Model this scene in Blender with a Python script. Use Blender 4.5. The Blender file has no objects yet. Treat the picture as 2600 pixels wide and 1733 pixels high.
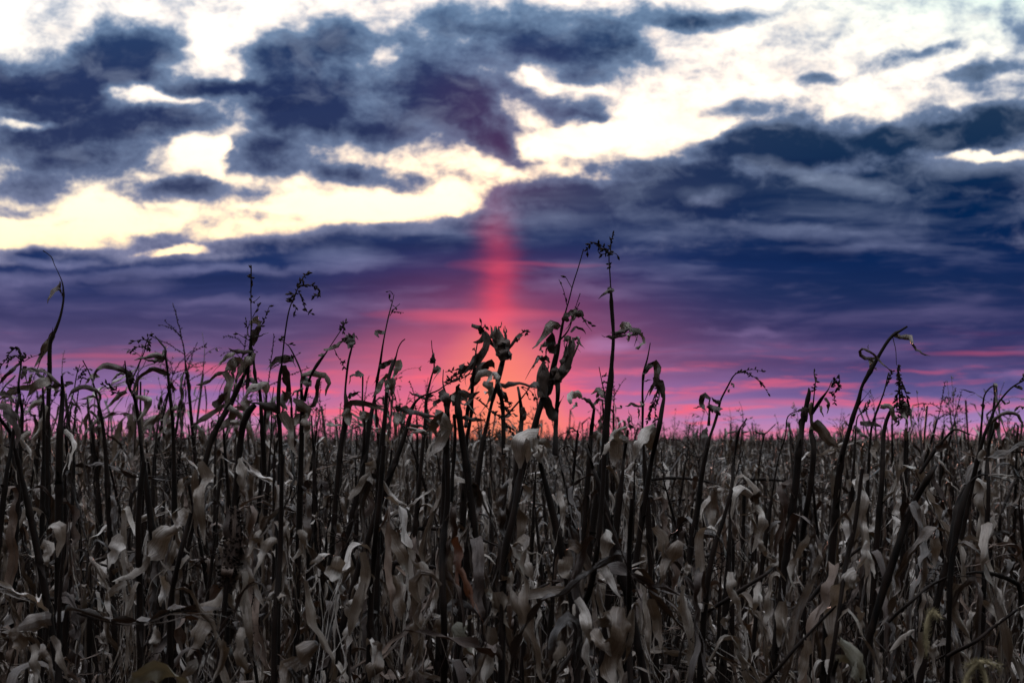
import bpy, math, random
import numpy as np

# ------------------------------------------------------------------ camera
SC = bpy.context.scene
COL = SC.collection
EYE = 2.12
F_PX = 2600 * 70 / 36.0          # focal length in pixels of the 2600 px wide photograph
PITCH = math.atan((1112 - 866.5) / F_PX)
cam_d = bpy.data.cameras.new("camera")
cam_d.lens = 70; cam_d.sensor_width = 36; cam_d.clip_start = 0.05; cam_d.clip_end = 3000
cam_d.dof.use_dof = True; cam_d.dof.focus_distance = 5.5; cam_d.dof.aperture_fstop = 10.0
cam = bpy.data.objects.new("camera", cam_d); COL.objects.link(cam)
cam.location = (0, 0, EYE); cam.rotation_euler = (math.radians(90) + PITCH, 0, 0)
SC.camera = cam
SC.view_settings.view_transform = 'Standard'; SC.view_settings.look = 'None'
SC.view_settings.exposure = 0.0; SC.view_settings.gamma = 1.0
SC.cycles.max_bounces = 5; SC.cycles.diffuse_bounces = 3; SC.cycles.glossy_bounces = 2
SC.cycles.transmission_bounces = 3; SC.cycles.transparent_max_bounces = 4
SC.cycles.use_adaptive_sampling = True; SC.cycles.adaptive_threshold = 0.01
SC.cycles.use_denoising = True; SC.cycles.denoiser = 'OPENIMAGEDENOISE'; SC.cycles.denoising_input_passes = 'RGB_ALBEDO_NORMAL'; SC.cycles.denoising_prefilter = 'ACCURATE'

def lin(c):
    return tuple((x / 12.92 if x <= 0.04045 else ((x + 0.055) / 1.055) ** 2.4) for x in c)

# ------------------------------------------------------------------ sky (world, in azimuth / elevation)
W = bpy.data.worlds.new("World"); SC.world = W; W.use_nodes = True
nt = W.node_tree; nt.nodes.clear()
def node(t, **kw):
    n = nt.nodes.new(t)
    for k, v in kw.items(): setattr(n, k, v)
    return n
def put(sock, v):
    if hasattr(v, "is_output") or isinstance(v, bpy.types.NodeSocket): nt.links.new(v, sock)
    elif isinstance(v, (tuple, list)) and len(v) == 3 and sock.type == 'RGBA': sock.default_value = (*v, 1)
    else: sock.default_value = v
def M(op, a, b=None, c=None, clamp=False):
    n = node('ShaderNodeMath', operation=op, use_clamp=clamp)
    put(n.inputs[0], a)
    if b is not None: put(n.inputs[1], b)
    if c is not None: put(n.inputs[2], c)
    return n.outputs[0]
def smooth(v, a, b, lo=0.0, hi=1.0):
    n = node('ShaderNodeMapRange', interpolation_type='SMOOTHSTEP')
    put(n.inputs[0], v); n.inputs[1].default_value = a; n.inputs[2].default_value = b
    n.inputs[3].default_value = lo; n.inputs[4].default_value = hi
    return n.outputs[0]
def mixc(f, a, b, mode='MIX'):
    n = node('ShaderNodeMix', data_type='RGBA', blend_type=mode)
    put(n.inputs[0], f); put(n.inputs[6], a); put(n.inputs[7], b)
    return n.outputs[2]
def ramp(v, stops, interp='LINEAR'):
    n = node('ShaderNodeValToRGB'); n.color_ramp.interpolation = interp
    e = n.color_ramp.elements
    while len(e) < len(stops): e.new(0.5)
    for i, (p, c) in enumerate(stops):
        e[i].position = p; e[i].color = (*lin(c), 1)
    put(n.inputs[0], v); return n.outputs[0]
def comb(x, y, z=0.0):
    n = node('ShaderNodeCombineXYZ'); put(n.inputs[0], x); put(n.inputs[1], y); put(n.inputs[2], z); return n.outputs[0]
def noise(vec, scale, detail=3, rough=0.5, dist=0.0, sx=1, sy=1, off=(0, 0, 0)):
    m = node('ShaderNodeMapping'); put(m.inputs[0], vec)
    m.inputs['Scale'].default_value = (sx, sy, 1); m.inputs['Location'].default_value = off
    n = node('ShaderNodeTexNoise'); put(n.inputs['Vector'], m.outputs[0])
    n.inputs['Scale'].default_value = scale; n.inputs['Detail'].default_value = detail
    n.inputs['Roughness'].default_value = rough; n.inputs['Distortion'].default_value = dist
    return n
K = 4.574                         # one unit = 1000 px of a 2352 px wide view
tc = node('ShaderNodeTexCoord')
sep = node('ShaderNodeSeparateXYZ'); put(sep.inputs[0], tc.outputs['Generated'])
dx, dy, dz = sep.outputs
az = M('ARCTAN2', dx, dy); el = M('ARCSINE', dz)
U = M('MULTIPLY', az, K); V = M('MULTIPLY', el, K)
P0 = comb(U, V)
def warp(P, sc, amt, sx=1, sy=1, det=3):
    n = noise(P, sc, det, 0.55, 0, sx, sy)
    s = node('ShaderNodeVectorMath', operation='SUBTRACT'); put(s.inputs[0], n.outputs['Color']); s.inputs[1].default_value = (.5, .5, .5)
    m = node('ShaderNodeVectorMath', operation='MULTIPLY'); put(m.inputs[0], s.outputs[0]); m.inputs[1].default_value = (amt[0], amt[1], 0)
    a = node('ShaderNodeVectorMath', operation='ADD'); put(a.inputs[0], P); put(a.inputs[1], m.outputs[0])
    return a.outputs[0]
PW = warp(warp(P0, 3.1, (.10, .07)), 10, (.10, .06), 1, 1.4, 6)     # billowy cloud edges
PS = warp(P0, 3.0, (.12, .035), 1, 2.0, 3)                            # calmer, for bands
PL = warp(PS, 9, (.10, .05), 1, 1.6, 5)
PSep = node('ShaderNodeSeparateXYZ'); put(PSep.inputs[0], PS); SU, SV = PSep.outputs[0], PSep.outputs[1]
def sky_xy(x, y):
    cx, cy = (x - 1176) / 4574.0, (1004 - y) / 4574.0
    return math.atan(cx) * K, math.atan(cy) * K
def blobs(P, rows):
    total = None
    for r in rows:
        x, y, rx, ry, rot, amp = (list(r) + [0, 1])[:6] if len(r) < 6 else r
        if len(r) == 5: rot, amp = 0, r[4]
        u, v = sky_xy(x, y)
        m = node('ShaderNodeMapping', vector_type='TEXTURE'); put(m.inputs[0], P)
        m.inputs['Location'].default_value = (u, v, 0); m.inputs['Rotation'].default_value = (0, 0, math.radians(rot))
        m.inputs['Scale'].default_value = (rx * 1.35 / 1000, ry * 1.35 / 1000, 1)
        g = node('ShaderNodeTexGradient', gradient_type='SPHERICAL'); put(g.inputs[0], m.outputs[0])
        s = M('SMOOTH_MIN', g.outputs['Fac'], 0.75, 0.3)
        total = M('MULTIPLY', s, amp) if total is None else M('MULTIPLY_ADD', s, amp, total)
    return total
# (x, y, rx, ry, tilt, amount); x, y in the 2352 px view, tilt anticlockwise
CLOUDS = [
 (50,205,160,62,0,1.6),(290,125,130,60,10,1.9),(200,185,120,60,25,1.2),(170,250,250,52,-4,1.4),(420,195,190,26,-8,1.1),(90,300,120,30,0,.7),
 (120,350,240,66,0,1.7),(260,290,120,40,0,.8),(400,275,95,36,-6,1.2),(50,440,130,26,0,1.1),(30,490,80,16,0,.8),(450,448,150,30,0,1.5),(430,425,70,26,0,.8),
 (355,562,95,22,4,1.2),(120,588,150,18,0,1.3),(170,515,60,12,0,.7),(640,505,90,16,0,.6),
 (700,115,150,62,4,1.5),(800,75,60,40,0,.9),(680,200,130,70,0,1.4),(720,265,230,75,0,1.9),(620,110,80,40,0,.8),(590,365,95,44,0,1.5),(850,402,120,22,-8,1.2),(740,380,110,30,0,.6),(480,200,120,20,0,.7),
 (940,100,80,42,0,.75),(1000,200,130,60,-20,1.4),(950,290,120,55,0,1.3),(1070,260,130,62,-25,1.5),(1150,340,90,34,-25,1.5),(860,180,70,40,0,.8),
 (1050,20,110,40,-10,.9),(1130,90,120,52,0,1.1),(1290,60,150,60,-12,1.5),(1310,130,150,40,-14,1.3),(1430,90,90,46,-10,1.1),(1500,25,140,30,0,1.0),(1660,38,130,20,0,1.0),(1360,170,60,20,0,.6),
 (1075,165,130,55,-10,.9),(980,55,130,46,0,.7),(1190,215,70,34,-20,.7),(1200,130,80,40,0,.5),
 (1310,245,100,34,5,1.3),(1400,268,80,12,-8,.7),(1060,400,110,20,0,.5),
 (1700,240,120,22,8,1.1),(1890,186,66,13,0,1.0),(2080,146,100,18,10,.9),(2170,130,50,14,10,.6),(2290,176,90,22,8,1.1),(2215,190,60,16,0,.7),(2345,100,34,70,0,1.0),(2270,215,50,18,0,.5),
 (1780,285,90,46,0,1.7),(1700,345,150,36,5,1.4),(1960,335,260,44,-3,1.9),(2250,310,210,44,5,1.9),(2352,290,120,46,0,1.0),
 (1450,375,180,22,-3,1.0),(1330,440,210,26,0,1.3),(1560,400,140,30,0,.9),
]
GAPS = [(820,478,220,34,0,1.5),(960,470,90,30,0,.7),(330,222,90,20,-6,1.3),(60,297,60,12,0,1.6),(2270,374,110,13,0,2.2),(1330,318,180,32,10,1.2),(1210,180,44,24,0,.9),(880,130,30,50,0,.5),
 (430,340,70,50,0,.8),(500,372,24,44,0,1.6),(1570,260,220,56,5,.7),(180,520,220,32,0,.7),(410,585,60,13,0,2.0),(250,480,60,20,0,.5),(1060,440,60,30,0,.6),(1640,455,50,30,0,.9),(550,230,60,10,0,.6)]
BANK = [(1980,430,460,60,0,1.3),(1750,340,220,40,0,.6),(1700,640,900,190,0,2.4),(1320,500,300,90,8,1.2),(2100,480,520,120,0,1.6),(820,590,420,66,3,2.0),(300,690,620,74,0,1.6),(560,560,130,20,4,.8)]
LIGHT = [(1900,415,170,22,-14,.5),(1640,440,60,24,0,.3),(1250,500,110,20,0,.35),(800,590,110,26,0,.5),(380,625,220,12,3,.6),(2250,385,140,26,0,.6),(1840,535,220,16,-6,.38),(2000,575,140,12,0,.3),(60,640,110,14,0,.45),(640,618,170,10,2,.45),(330,655,80,22,0,.35),
 (100,605,120,10,0,.7),(1390,790,60,22,0,.85),(1320,660,140,14,-6,.35),(560,690,120,12,4,.3),(2330,870,60,10,0,.4),(1700,765,120,9,0,.28),(1350,860,120,14,0,.35),(900,690,160,14,0,.2)]
fb = noise(P0, 4.2, 7, 0.58, 0.3, 1.0, 1.7, (3.1, 1.7, 0)).outputs['Fac']
fb2 = noise(P0, 11, 8, 0.68, 0.2, 1.0, 1.5, (7.1, 4.7, 0)).outputs['Fac']
d = M('MULTIPLY', blobs(PW, CLOUDS), 1.12)
d = M('SUBTRACT', d, blobs(PW, GAPS))
d = M('ADD', d, blobs(PS, BANK))
d = M('ADD', d, smooth(V, .44, .34, 0, 2.2))                            # closed bank above the horizon
d = M('ADD', d, M('MULTIPLY', M('SUBTRACT', fb, .5), 1.7))
d = M('ADD', d, M('MULTIPLY', M('SUBTRACT', fb2, .5), 2.3))
outside = smooth(V, 1.1, 1.5, 0, .35)                                   # scattered cloud over the rest of the sky
dens = M('ADD', M('ADD', d, outside), .16)
cover = smooth(dens, -.18, .95)
core = smooth(dens, .3, 2.0)

# clear sky: cream low down, white, a little cyan high to the right
clear = ramp(M('MULTIPLY', V, .9), [(0, (1, .86, .66)), (.38, (1, .965, .80)), (.52, (1, .99, .91)), (.7, (1, 1, .98)), (1, (1, 1, 1))])
cy = M('MULTIPLY', smooth(U, .25, 1.2), smooth(V, .78, 1.02))
clear = mixc(M('MULTIPLY', cy, .8), clear, lin((.74, .93, .92)))
veil = M('MULTIPLY', smooth(fb, .44, .66), .16)
clear = mixc(veil, clear, lin((.72, .76, .82)))
wisp = M('MULTIPLY', smooth(noise(PW, 5.5, 7, .65, .4, 1.0, 2.4, (6.2, 3.3, 0)).outputs['Fac'], .48, .72), .42)
clear = mixc(wisp, clear, lin((.60, .66, .74)))

# body colour of the cloud by height and side
left = ramp(V, [(0, (.84, .50, .62)), (.035, (.76, .54, .72)), (.10, (.56, .43, .66)), (.17, (.42, .33, .50)), (.25, (.28, .26, .43)), (.33, (.19, .22, .40)), (.40, (.11, .19, .38)), (.55, (.18, .22, .36)), (.8, (.15, .21, .37)), (1, (.16, .27, .43))])
right = ramp(V, [(0, (.86, .55, .68)), (.035, (.66, .52, .74)), (.10, (.36, .34, .56)), (.17, (.26, .24, .43)), (.25, (.16, .19, .37)), (.33, (.10, .17, .34)), (.40, (.05, .15, .33)), (.50, (.01, .14, .31)), (.62, (.06, .17, .31)), (.8, (.14, .23, .34)), (1, (.17, .28, .40))])
body = mixc(smooth(SU, .05, .85), left, right)
bands = noise(PS, 2.1, 5, .55, .2, 1.0, 7.0, (1.3, 9.2, 0)).outputs['Fac']
bands2 = noise(PS, 4.5, 4, .55, .1, 1.0, 5.0, (5.3, 2.2, 0)).outputs['Fac']
lowbank = smooth(V, .62, .45)
hl = M('MULTIPLY', M('MULTIPLY', smooth(bands, .47, .70), lowbank), .20)
hl = M('ADD', hl, M('MULTIPLY', M('MULTIPLY', smooth(bands2, .5, .72), lowbank), .16))
fb3 = noise(PW, 6.5, 6, .6, .3, 1.0, 1.8, (4.4, 6.6, 0)).outputs['Fac']
hl = M('ADD', hl, M('MULTIPLY', M('MULTIPLY', smooth(fb3, .47, .72), smooth(V, .38, .55)), .22))
hl = M('ADD', hl, M('MULTIPLY', blobs(PL, LIGHT), M('ADD', .45, fb3)), clamp=True)
lightc = ramp(V, [(0, (.85, .62, .78)), (.12, (.66, .52, .76)), (.22, (.60, .50, .70)), (.4, (.50, .52, .68)), (.55, (.62, .68, .80)), (1, (.75, .80, .88))])
body = mixc(hl, body, lightc)
dk = M('MULTIPLY', smooth(bands, .5, .3), M('MULTIPLY', smooth(V, .15, .35), .35))
body = mixc(dk, body, lin((.05, .11, .27)))
edge = ramp(V, [(0, (.8, .6, .7)), (.4, (.58, .58, .70)), (.6, (.47, .53, .66)), (1, (.50, .61, .74))])
cloudc = mixc(core, edge, body)
# red glow round the sinking sun
su, sv = sky_xy(1140, 1010)
dU = M('SUBTRACT', SU, su)
def gauss(v, s):
    q = M('DIVIDE', v, s); return M('POWER', 2.718, M('MULTIPLY', M('MULTIPLY', q, q), -1.0))
glow = M('MULTIPLY', gauss(dU, .27), M('MULTIPLY', smooth(V, .47, .16), smooth(V, -.05, .02)))
gl2 = M('MULTIPLY', gauss(dU, .60), smooth(V, .34, .06))
cloudc = mixc(M('MULTIPLY', gl2, .24), cloudc, lin((.78, .36, .52)))
cloudc = mixc(M('MULTIPLY', glow, M('ADD', .30, M('MULTIPLY', bands, .25))), cloudc, lin((.93, .36, .46)))
pil_w = M('SUBTRACT', U, su)
pil = M('MULTIPLY', gauss(M('ADD', pil_w, M('MULTIPLY', M('SUBTRACT', bands, .5), .09)), .040), M('ADD', smooth(V, .54, .26, 0, .74), smooth(V, .72, .42, 0, .26)))
pil = M('MULTIPLY', pil, M('ADD', .62, M('MULTIPLY', smooth(bands2, .3, .62), .33)))
pil = M('MULTIPLY', pil, smooth(V, .02, .30, .40, .85))
cloudc = mixc(M('MULTIPLY', pil, .85), cloudc, lin((.98, .28, .38)))
rosy = M('MULTIPLY', gauss(M('SUBTRACT', PSep.outputs[0], su), .17), M('MULTIPLY', smooth(V, .45, .60), smooth(V, .98, .66)))
cloudc = mixc(M('MULTIPLY', rosy, .30), cloudc, lin((.42, .19, .34)))
# pink streaks low over the field
st = noise(PS, 3.2, 5, .6, .25, 1.0, 11.0, (2.3, 5.1, 0)).outputs['Fac']
st2 = noise(PS, 7.5, 4, .6, .2, 1.0, 9.0, (8.3, 1.1, 0)).outputs['Fac']
stv = M('MULTIPLY', smooth(V, .27, .12), smooth(V, -.03, .01))
stv = M('MULTIPLY', stv, smooth(V, .22, .06, .35, 1.0))
sk = M('MULTIPLY', smooth(M('ADD', M('MULTIPLY', st, .75), M('MULTIPLY', st2, .25)), .50, .64), stv)
sk = M('MULTIPLY', sk, M('ADD', .50, M('MULTIPLY', gl2, .5)))
SPOT = [(1130,612,90,14,0,.22),(1240,604,130,5,0,.20),(1080,720,200,14,0,.6),(1050,735,120,10,0,.3),(2270,817,130,6,0,.3),(560,858,150,12,-4,.6),(480,840,120,7,0,.45),(620,890,160,10,0,.5),(1900,925,240,9,0,.5),(2150,940,220,9,4,.5),(1000,875,260,10,0,.6),(900,960,160,22,0,.35),(1560,940,130,12,0,.5),(1620,905,130,8,6,.4),(260,820,170,7,0,.35)]
sk = M('ADD', sk, blobs(PS, SPOT), clamp=True)
cloudc = mixc(sk, cloudc, lin((1.0, .40, .49)))
salmon = blobs(PS, [(1040,880,310,120,0,.65),(1090,965,380,55,0,.75),(1150,850,110,160,0,.45)])
cloudc = mixc(M('MULTIPLY', salmon, .85, clamp=True), cloudc, lin((1.0, .44, .50)))
ember = blobs(PS, [(1145,940,130,160,0,1.3),(1150,1010,260,60,0,.5)])
cloudc = mixc(M('MULTIPLY', ember, .95, clamp=True), cloudc, lin((1.0, .55, .44)))
ember2 = blobs(P0, [(1150,1020,50,40,0,1.1)])
cloudc = mixc(M('MINIMUM', ember2, 1.0), cloudc, lin((1.0, .62, .45)))

sky_n = node('ShaderNodeTexSky', sky_type='NISHITA'); sky_n.sun_disc = False
SUN_EL, SUN_AZ = math.radians(2.0), math.atan((1140 - 1176) / 4574.0)
sky_n.sun_elevation = SUN_EL; sky_n.sun_rotation = SUN_AZ
nish = mixc(1.0, sky_n.outputs[0], (.06, .06, .06), 'MULTIPLY')
clear = mixc(1.0, mixc(1.0, clear, (1.0, 1.0, 1.0), 'MULTIPLY'), nish, 'ADD')
sky = mixc(cover, clear, cloudc)
# unseen sky shaped to light the leaves: dim behind the camera, bright overhead
dull = ramp(M('MULTIPLY', el, .6366), [(0, (.05, .05, .06)), (.25, (.10, .103, .12)), (.5, (.78, .79, .83)), (1, (.97, .98, 1))])
dull = mixc(1.0, dull, ramp(el, [(.35, (.5, .5, .5)), (.9, (1, 1, 1))]), 'MULTIPLY')
boost = node('ShaderNodeVectorMath', operation='SCALE'); put(boost.inputs[0], dull); boost.inputs[3].default_value = 2.5; dull = boost.outputs[0]
behind = smooth(dy, .45, -.05)
high = smooth(el, .42, .75)
sky = mixc(M('MAXIMUM', behind, high), sky, dull)
bg = node('ShaderNodeBackground'); put(bg.inputs[0], sky); bg.inputs[1].default_value = 1.0
outw = node('ShaderNodeOutputWorld'); nt.links.new(bg.outputs[0], outw.inputs[0])
W.cycles.sampling_method = 'MANUAL'; W.cycles.sample_map_resolution = 512

# ------------------------------------------------------------------ sun, low behind the cloud bank
sun_d = bpy.data.lights.new("sun", 'SUN'); sun_d.energy = 0.5; sun_d.angle = math.radians(10); sun_d.color = (1, .42, .30)
sun = bpy.data.objects.new("sun", sun_d); COL.objects.link(sun)
sun.rotation_euler = (math.radians(90) - SUN_EL, 0, math.pi - SUN_AZ)

# ------------------------------------------------------------------ materials
def new_mat(name):
    m = bpy.data.materials.new(name); m.use_nodes = True; m.node_tree.nodes.clear(); return m
def leaf_material(name, stops, trans=.08, rough=.31, vein=.75):
    global nt
    m = new_mat(name); nt = m.node_tree
    at = node('ShaderNodeAttribute', attribute_name='rnd')
    uv = node('ShaderNodeUVMap', uv_map='UVMap')
    tcm = node('ShaderNodeTexCoord'); oi = node('ShaderNodeObjectInfo')
    blot = noise(tcm.outputs['Object'], 14, 4, .6)
    streak = noise(uv.outputs[0], 6, 4, .6, 0, 4.0, .07)
    f = M('ADD', at.outputs['Fac'], M('MULTIPLY', M('SUBTRACT', blot.outputs['Fac'], .5), .8))
    f = M('ADD', f, M('MULTIPLY', M('SUBTRACT', streak.outputs['Fac'], .5), .75))
    f = M('ADD', f, M('MULTIPLY', M('SUBTRACT', oi.outputs['Random'], .5), .2))
    c = ramp(f, stops)
    spots = noise(tcm.outputs['Object'], 45, 3, .6)
    c = mixc(M('MULTIPLY', smooth(spots.outputs['Fac'], .62, .74), .35), c, lin((.16, .11, .08)))
    b = node('ShaderNodeBsdfPrincipled'); put(b.inputs['Base Color'], c)
    b.inputs['Roughness'].default_value = rough; b.inputs['Specular IOR Level'].default_value = .8
    wv = noise(uv.outputs[0], 5, 2, .5, 0, 5.0, .05)
    bu = node('ShaderNodeBump'); bu.inputs['Strength'].default_value = vein; bu.inputs['Distance'].default_value = .004
    put(bu.inputs['Height'], M('ADD', wv.outputs['Fac'], M('MULTIPLY', blot.outputs['Fac'], 1.5))); put(b.inputs['Normal'], bu.outputs[0])
    t = node('ShaderNodeBsdfTranslucent'); put(t.inputs[0], mixc(1.0, c, (.95, .72, .5), 'MULTIPLY'))
    mx = node('ShaderNodeMixShader'); mx.inputs[0].default_value = trans
    put(mx.inputs[1], b.outputs[0]); put(mx.inputs[2], t.outputs[0])
    o = node('ShaderNodeOutputMaterial'); put(o.inputs[0], mx.outputs[0])
    return m
LEAF_STOPS = [(0, (.12, .085, .06)), (.25, (.24, .185, .145)), (.5, (.37, .315, .26)), (.75, (.51, .475, .435)), (1, (.74, .72, .70))]
m_leaf = leaf_material('dry_leaf', LEAF_STOPS)
m_dark = leaf_material('dark_dry_leaf', [(0, (.13, .09, .07)), (.5, (.25, .18, .14)), (1, (.42, .34, .28))], .10, .6)
m_orange = leaf_material('orange_brown_leaf', [(0, (.22, .12, .07)), (.5, (.42, .25, .14)), (1, (.55, .38, .25))], .2, .6)
m_olive = leaf_material('olive_leaf', [(0, (.22, .21, .17)), (.5, (.38, .37, .31)), (1, (.52, .51, .45))], .2, .55)
def plain_material(name, a, b_, scale, rough=.7, sx=1, bump=.3, spec=.12):
    global nt
    m = new_mat(name); nt = m.node_tree
    tcm = node('ShaderNodeTexCoord')
    n = noise(tcm.outputs['Object'], scale, 5, .6, 0, 1, 1)
    n.inputs['Vector'].links[0].from_node.inputs['Scale'].default_value = (1, 1, sx)
    c = ramp(n.outputs['Fac'], [(.3, a), (.7, b_)])
    b = node('ShaderNodeBsdfPrincipled'); put(b.inputs['Base Color'], c); b.inputs['Roughness'].default_value = rough
    b.inputs['Specular IOR Level'].default_value = spec
    bu = node('ShaderNodeBump'); bu.inputs['Strength'].default_value = bump; bu.inputs['Distance'].default_value = .003
    put(bu.inputs['Height'], n.outputs['Fac']); put(b.inputs['Normal'], bu.outputs[0])
    o = node('ShaderNodeOutputMaterial'); put(o.inputs[0], b.outputs[0]); return m
m_stalk = plain_material('weathered_stalk', (.03, .024, .02), (.13, .09, .07), 60, .7, .12)
m_tassel = plain_material('dry_tassel', (.07, .055, .045), (.17, .13, .11), 90, .8)
m_ground = plain_material('dark_soil', (.12, .09, .07), (.24, .19, .15), 3, .95)
m_husk = leaf_material('ear_husk', [(0, (.14, .10, .08)), (.5, (.28, .21, .17)), (1, (.50, .43, .37))], .08, .65, .6)
m_fuzz = plain_material('foxtail_bristle', (.40, .37, .28), (.62, .58, .46), 40, .7)

# ------------------------------------------------------------------ geometry helpers
class Geo:
    def __init__(s): s.v = []; s.f = []; s.uv = []; s.r = []; s.n = 0
    def add(s, v, f, uv, rnd):
        s.v.append(v); s.f.append(f + s.n); s.uv.append(uv); s.r.append(np.full(len(v), rnd)); s.n += len(v)
    def arrays(s): return np.concatenate(s.v), np.concatenate(s.f), np.concatenate(s.uv), np.concatenate(s.r)
    def mesh(s, name, mat): return mesh_from(name, mat, *s.arrays())
def mesh_from(name, mat, v, f, uv, r):
    me = bpy.data.meshes.new(name)
    nf = len(f)
    me.vertices.add(len(v)); me.vertices.foreach_set('co', np.ascontiguousarray(v, dtype=np.float32).ravel())
    me.loops.add(nf * 4); me.loops.foreach_set('vertex_index', np.ascontiguousarray(f, dtype=np.int32).ravel())
    me.polygons.add(nf); me.polygons.foreach_set('loop_start', np.arange(nf, dtype=np.int32) * 4)
    me.update(calc_edges=True)
    me.polygons.foreach_set('use_smooth', np.ones(nf, dtype=bool))
    ul = me.uv_layers.new(name='UVMap'); ul.data.foreach_set('uv', uv[f.ravel()].astype(np.float32).ravel())
    at = me.attributes.new('rnd', 'FLOAT', 'POINT'); at.data.foreach_set('value', r.astype(np.float32))
    me.materials.append(mat); return me
def catmull(P, sub=5):
    P = np.asarray(P, float)
    if len(P) < 3: return P[0] + (P[-1] - P[0]) * np.linspace(0, 1, sub + 1)[:, None]
    Q = np.vstack([2 * P[0] - P[1], P, 2 * P[-1] - P[-2]]); out = []
    for i in range(1, len(Q) - 2):
        t = np.linspace(0, 1, sub, endpoint=False)[:, None]
        a, b, c, d_ = Q[i - 1], Q[i], Q[i + 1], Q[i + 2]
        out.append(.5 * ((2 * b) + (c - a) * t + (2 * a - 5 * b + 4 * c - d_) * t ** 2 + (3 * b - a - 3 * c + d_) * t ** 3))
    return np.vstack(out + [P[-1:]])
def resample(P, n):
    P = np.asarray(P, float); s = np.r_[0, np.cumsum(np.linalg.norm(np.diff(P[:, :3], axis=0), axis=1))]
    t = np.linspace(0, s[-1], n); return np.stack([np.interp(t, s, P[:, k]) for k in range(P.shape[1])], 1)
def unit(a): return a / np.maximum(np.linalg.norm(a, axis=-1, keepdims=True), 1e-9)
def wander(rng, n, amp, knots=4):
    k = max(2, knots); return np.interp(np.linspace(0, 1, n), np.linspace(0, 1, k), rng.normal(0, amp, k))
def smoothnoise(rng, n, amp, knots=5):
    x = np.linspace(0, knots - 1, n); y = rng.normal(0, amp, knots + 1); i = np.minimum(x.astype(int), knots - 1); t = x - i; t = t * t * (3 - 2 * t)
    return y[i] * (1 - t) + y[np.minimum(i + 1, knots)] * t
def ribbon(geo, path, width, normal, rng, rnd, fold=.35, curl=.5, rip=.12, cols=5, crumple=1.0):
    """a leaf blade: folded along its midrib, edges rolled and rippled"""
    P = np.asarray(path, float); n = len(P)
    T = unit(np.gradient(P, axis=0)); N = unit(normal - (normal * T).sum(1, keepdims=True) * T); B = np.cross(N, T)
    us = np.linspace(-1, 1, cols); L = np.linspace(0, 1, n)
    crumple *= min(1.0, n / 20)
    P = P + N * (smoothnoise(rng, n, .24, max(4, n // 2)) * width)[:, None] * crumple
    half = width / 2; ph = rng.uniform(0, 6.3, 2); fr = min(rng.uniform(4, 11), n / 5)
    cur = curl * (1 + smoothnoise(rng, n, .8)); fo = fold * (1 + smoothnoise(rng, n, .5))
    vs = []
    for u in us:
        a = np.abs(u); side = 0 if u < 0 else 1
        w = half * (1 + smoothnoise(rng, n, .12, 9) * (a > .9))
        ang = cur * a
        lat = np.sign(u) * a * w * np.cos(ang); out = a * w * (np.sin(ang) + fo)
        out = out + a ** 2 * rip * half * 2 * np.sin(L * fr * 6.28 + ph[side]) 
        vs.append(P + B * lat[:, None] + N * out[:, None])
    V = np.stack(vs, 1).reshape(-1, 3)
    i = np.arange(n - 1)[:, None] * cols + np.arange(cols - 1)[None]
    F = np.stack([i, i + 1, i + cols + 1, i + cols], -1).reshape(-1, 4)
    uv = np.stack(np.broadcast_arrays((us * .5 + .5)[None, :], (L * 6)[:, None]), -1).reshape(-1, 2)
    geo.add(V, F, uv, rnd)
def tube(geo, path, radius, sides=6, rnd=.5):
    P = np.asarray(path, float); n = len(P); radius = np.broadcast_to(np.asarray(radius, float), (n,))
    T = unit(np.gradient(P, axis=0)); ref = np.array([0.0, 1.0, 0.0]) if abs(T[:, 1]).max() < .9 else np.array([1.0, 0.13, .2])
    X = unit(np.cross(T, ref)); Y = np.cross(T, X)
    a = np.arange(sides) / sides * 2 * np.pi
    V = (P[:, None] + (X[:, None] * np.cos(a)[None, :, None] + Y[:, None] * np.sin(a)[None, :, None]) * radius[:, None, None]).reshape(-1, 3)
    i = np.arange(n - 1)[:, None] * sides; j = np.arange(sides)[None]; k = (j + 1) % sides
    F = np.stack([i + j, i + k, i + sides + k, i + sides + j], -1).reshape(-1, 4)
    uv = np.stack(np.broadcast_arrays((np.arange(sides) / sides)[None, :], (np.linspace(0, 4, n))[:, None]), -1).reshape(-1, 2)
    geo.add(V, F, uv, rnd)
def blade_width(n, w, rng, tip=.12, base=.55):
    t = np.linspace(0, 1, n)
    prof = base + (1 - base) * np.clip(t / .25, 0, 1) ** .8
    prof *= tip + (1 - tip) * np.clip((1 - t) / rng.uniform(.2, .8), 0, 1) ** .9
    return w * prof * (1 + smoothnoise(rng, n, .10, 8))
def spikelets(geo, P, rng, size=.008, step=.008, dens=1.0, sides=4):
    P = resample(P, max(3, int(np.linalg.norm(np.diff(P, axis=0), axis=1).sum() / step)))
    T = unit(np.gradient(P, axis=0))
    for p, t in zip(P, T):
        for _ in range(2):
            if rng.random() > dens: continue
            o = unit(t * rng.uniform(.5, 1.3) + rng.normal(0, .75, 3)); L = size * rng.uniform(.7, 1.4)
            tube(geo, np.array([p, p + o * L * .5, p + o * L]), np.array([.12, .22, .04]) * L, sides)
def stalk_radii(P, r0, r1, rng, node=.16):
    n = len(P); s = np.r_[0, np.cumsum(np.linalg.norm(np.diff(P, axis=0), axis=1))]
    r = np.interp(s / s[-1], [0, 1], [r0, r1])
    return r * (1 + .22 * np.exp(-((s % node) - node / 2) ** 2 / .012 ** 2)), s

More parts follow.
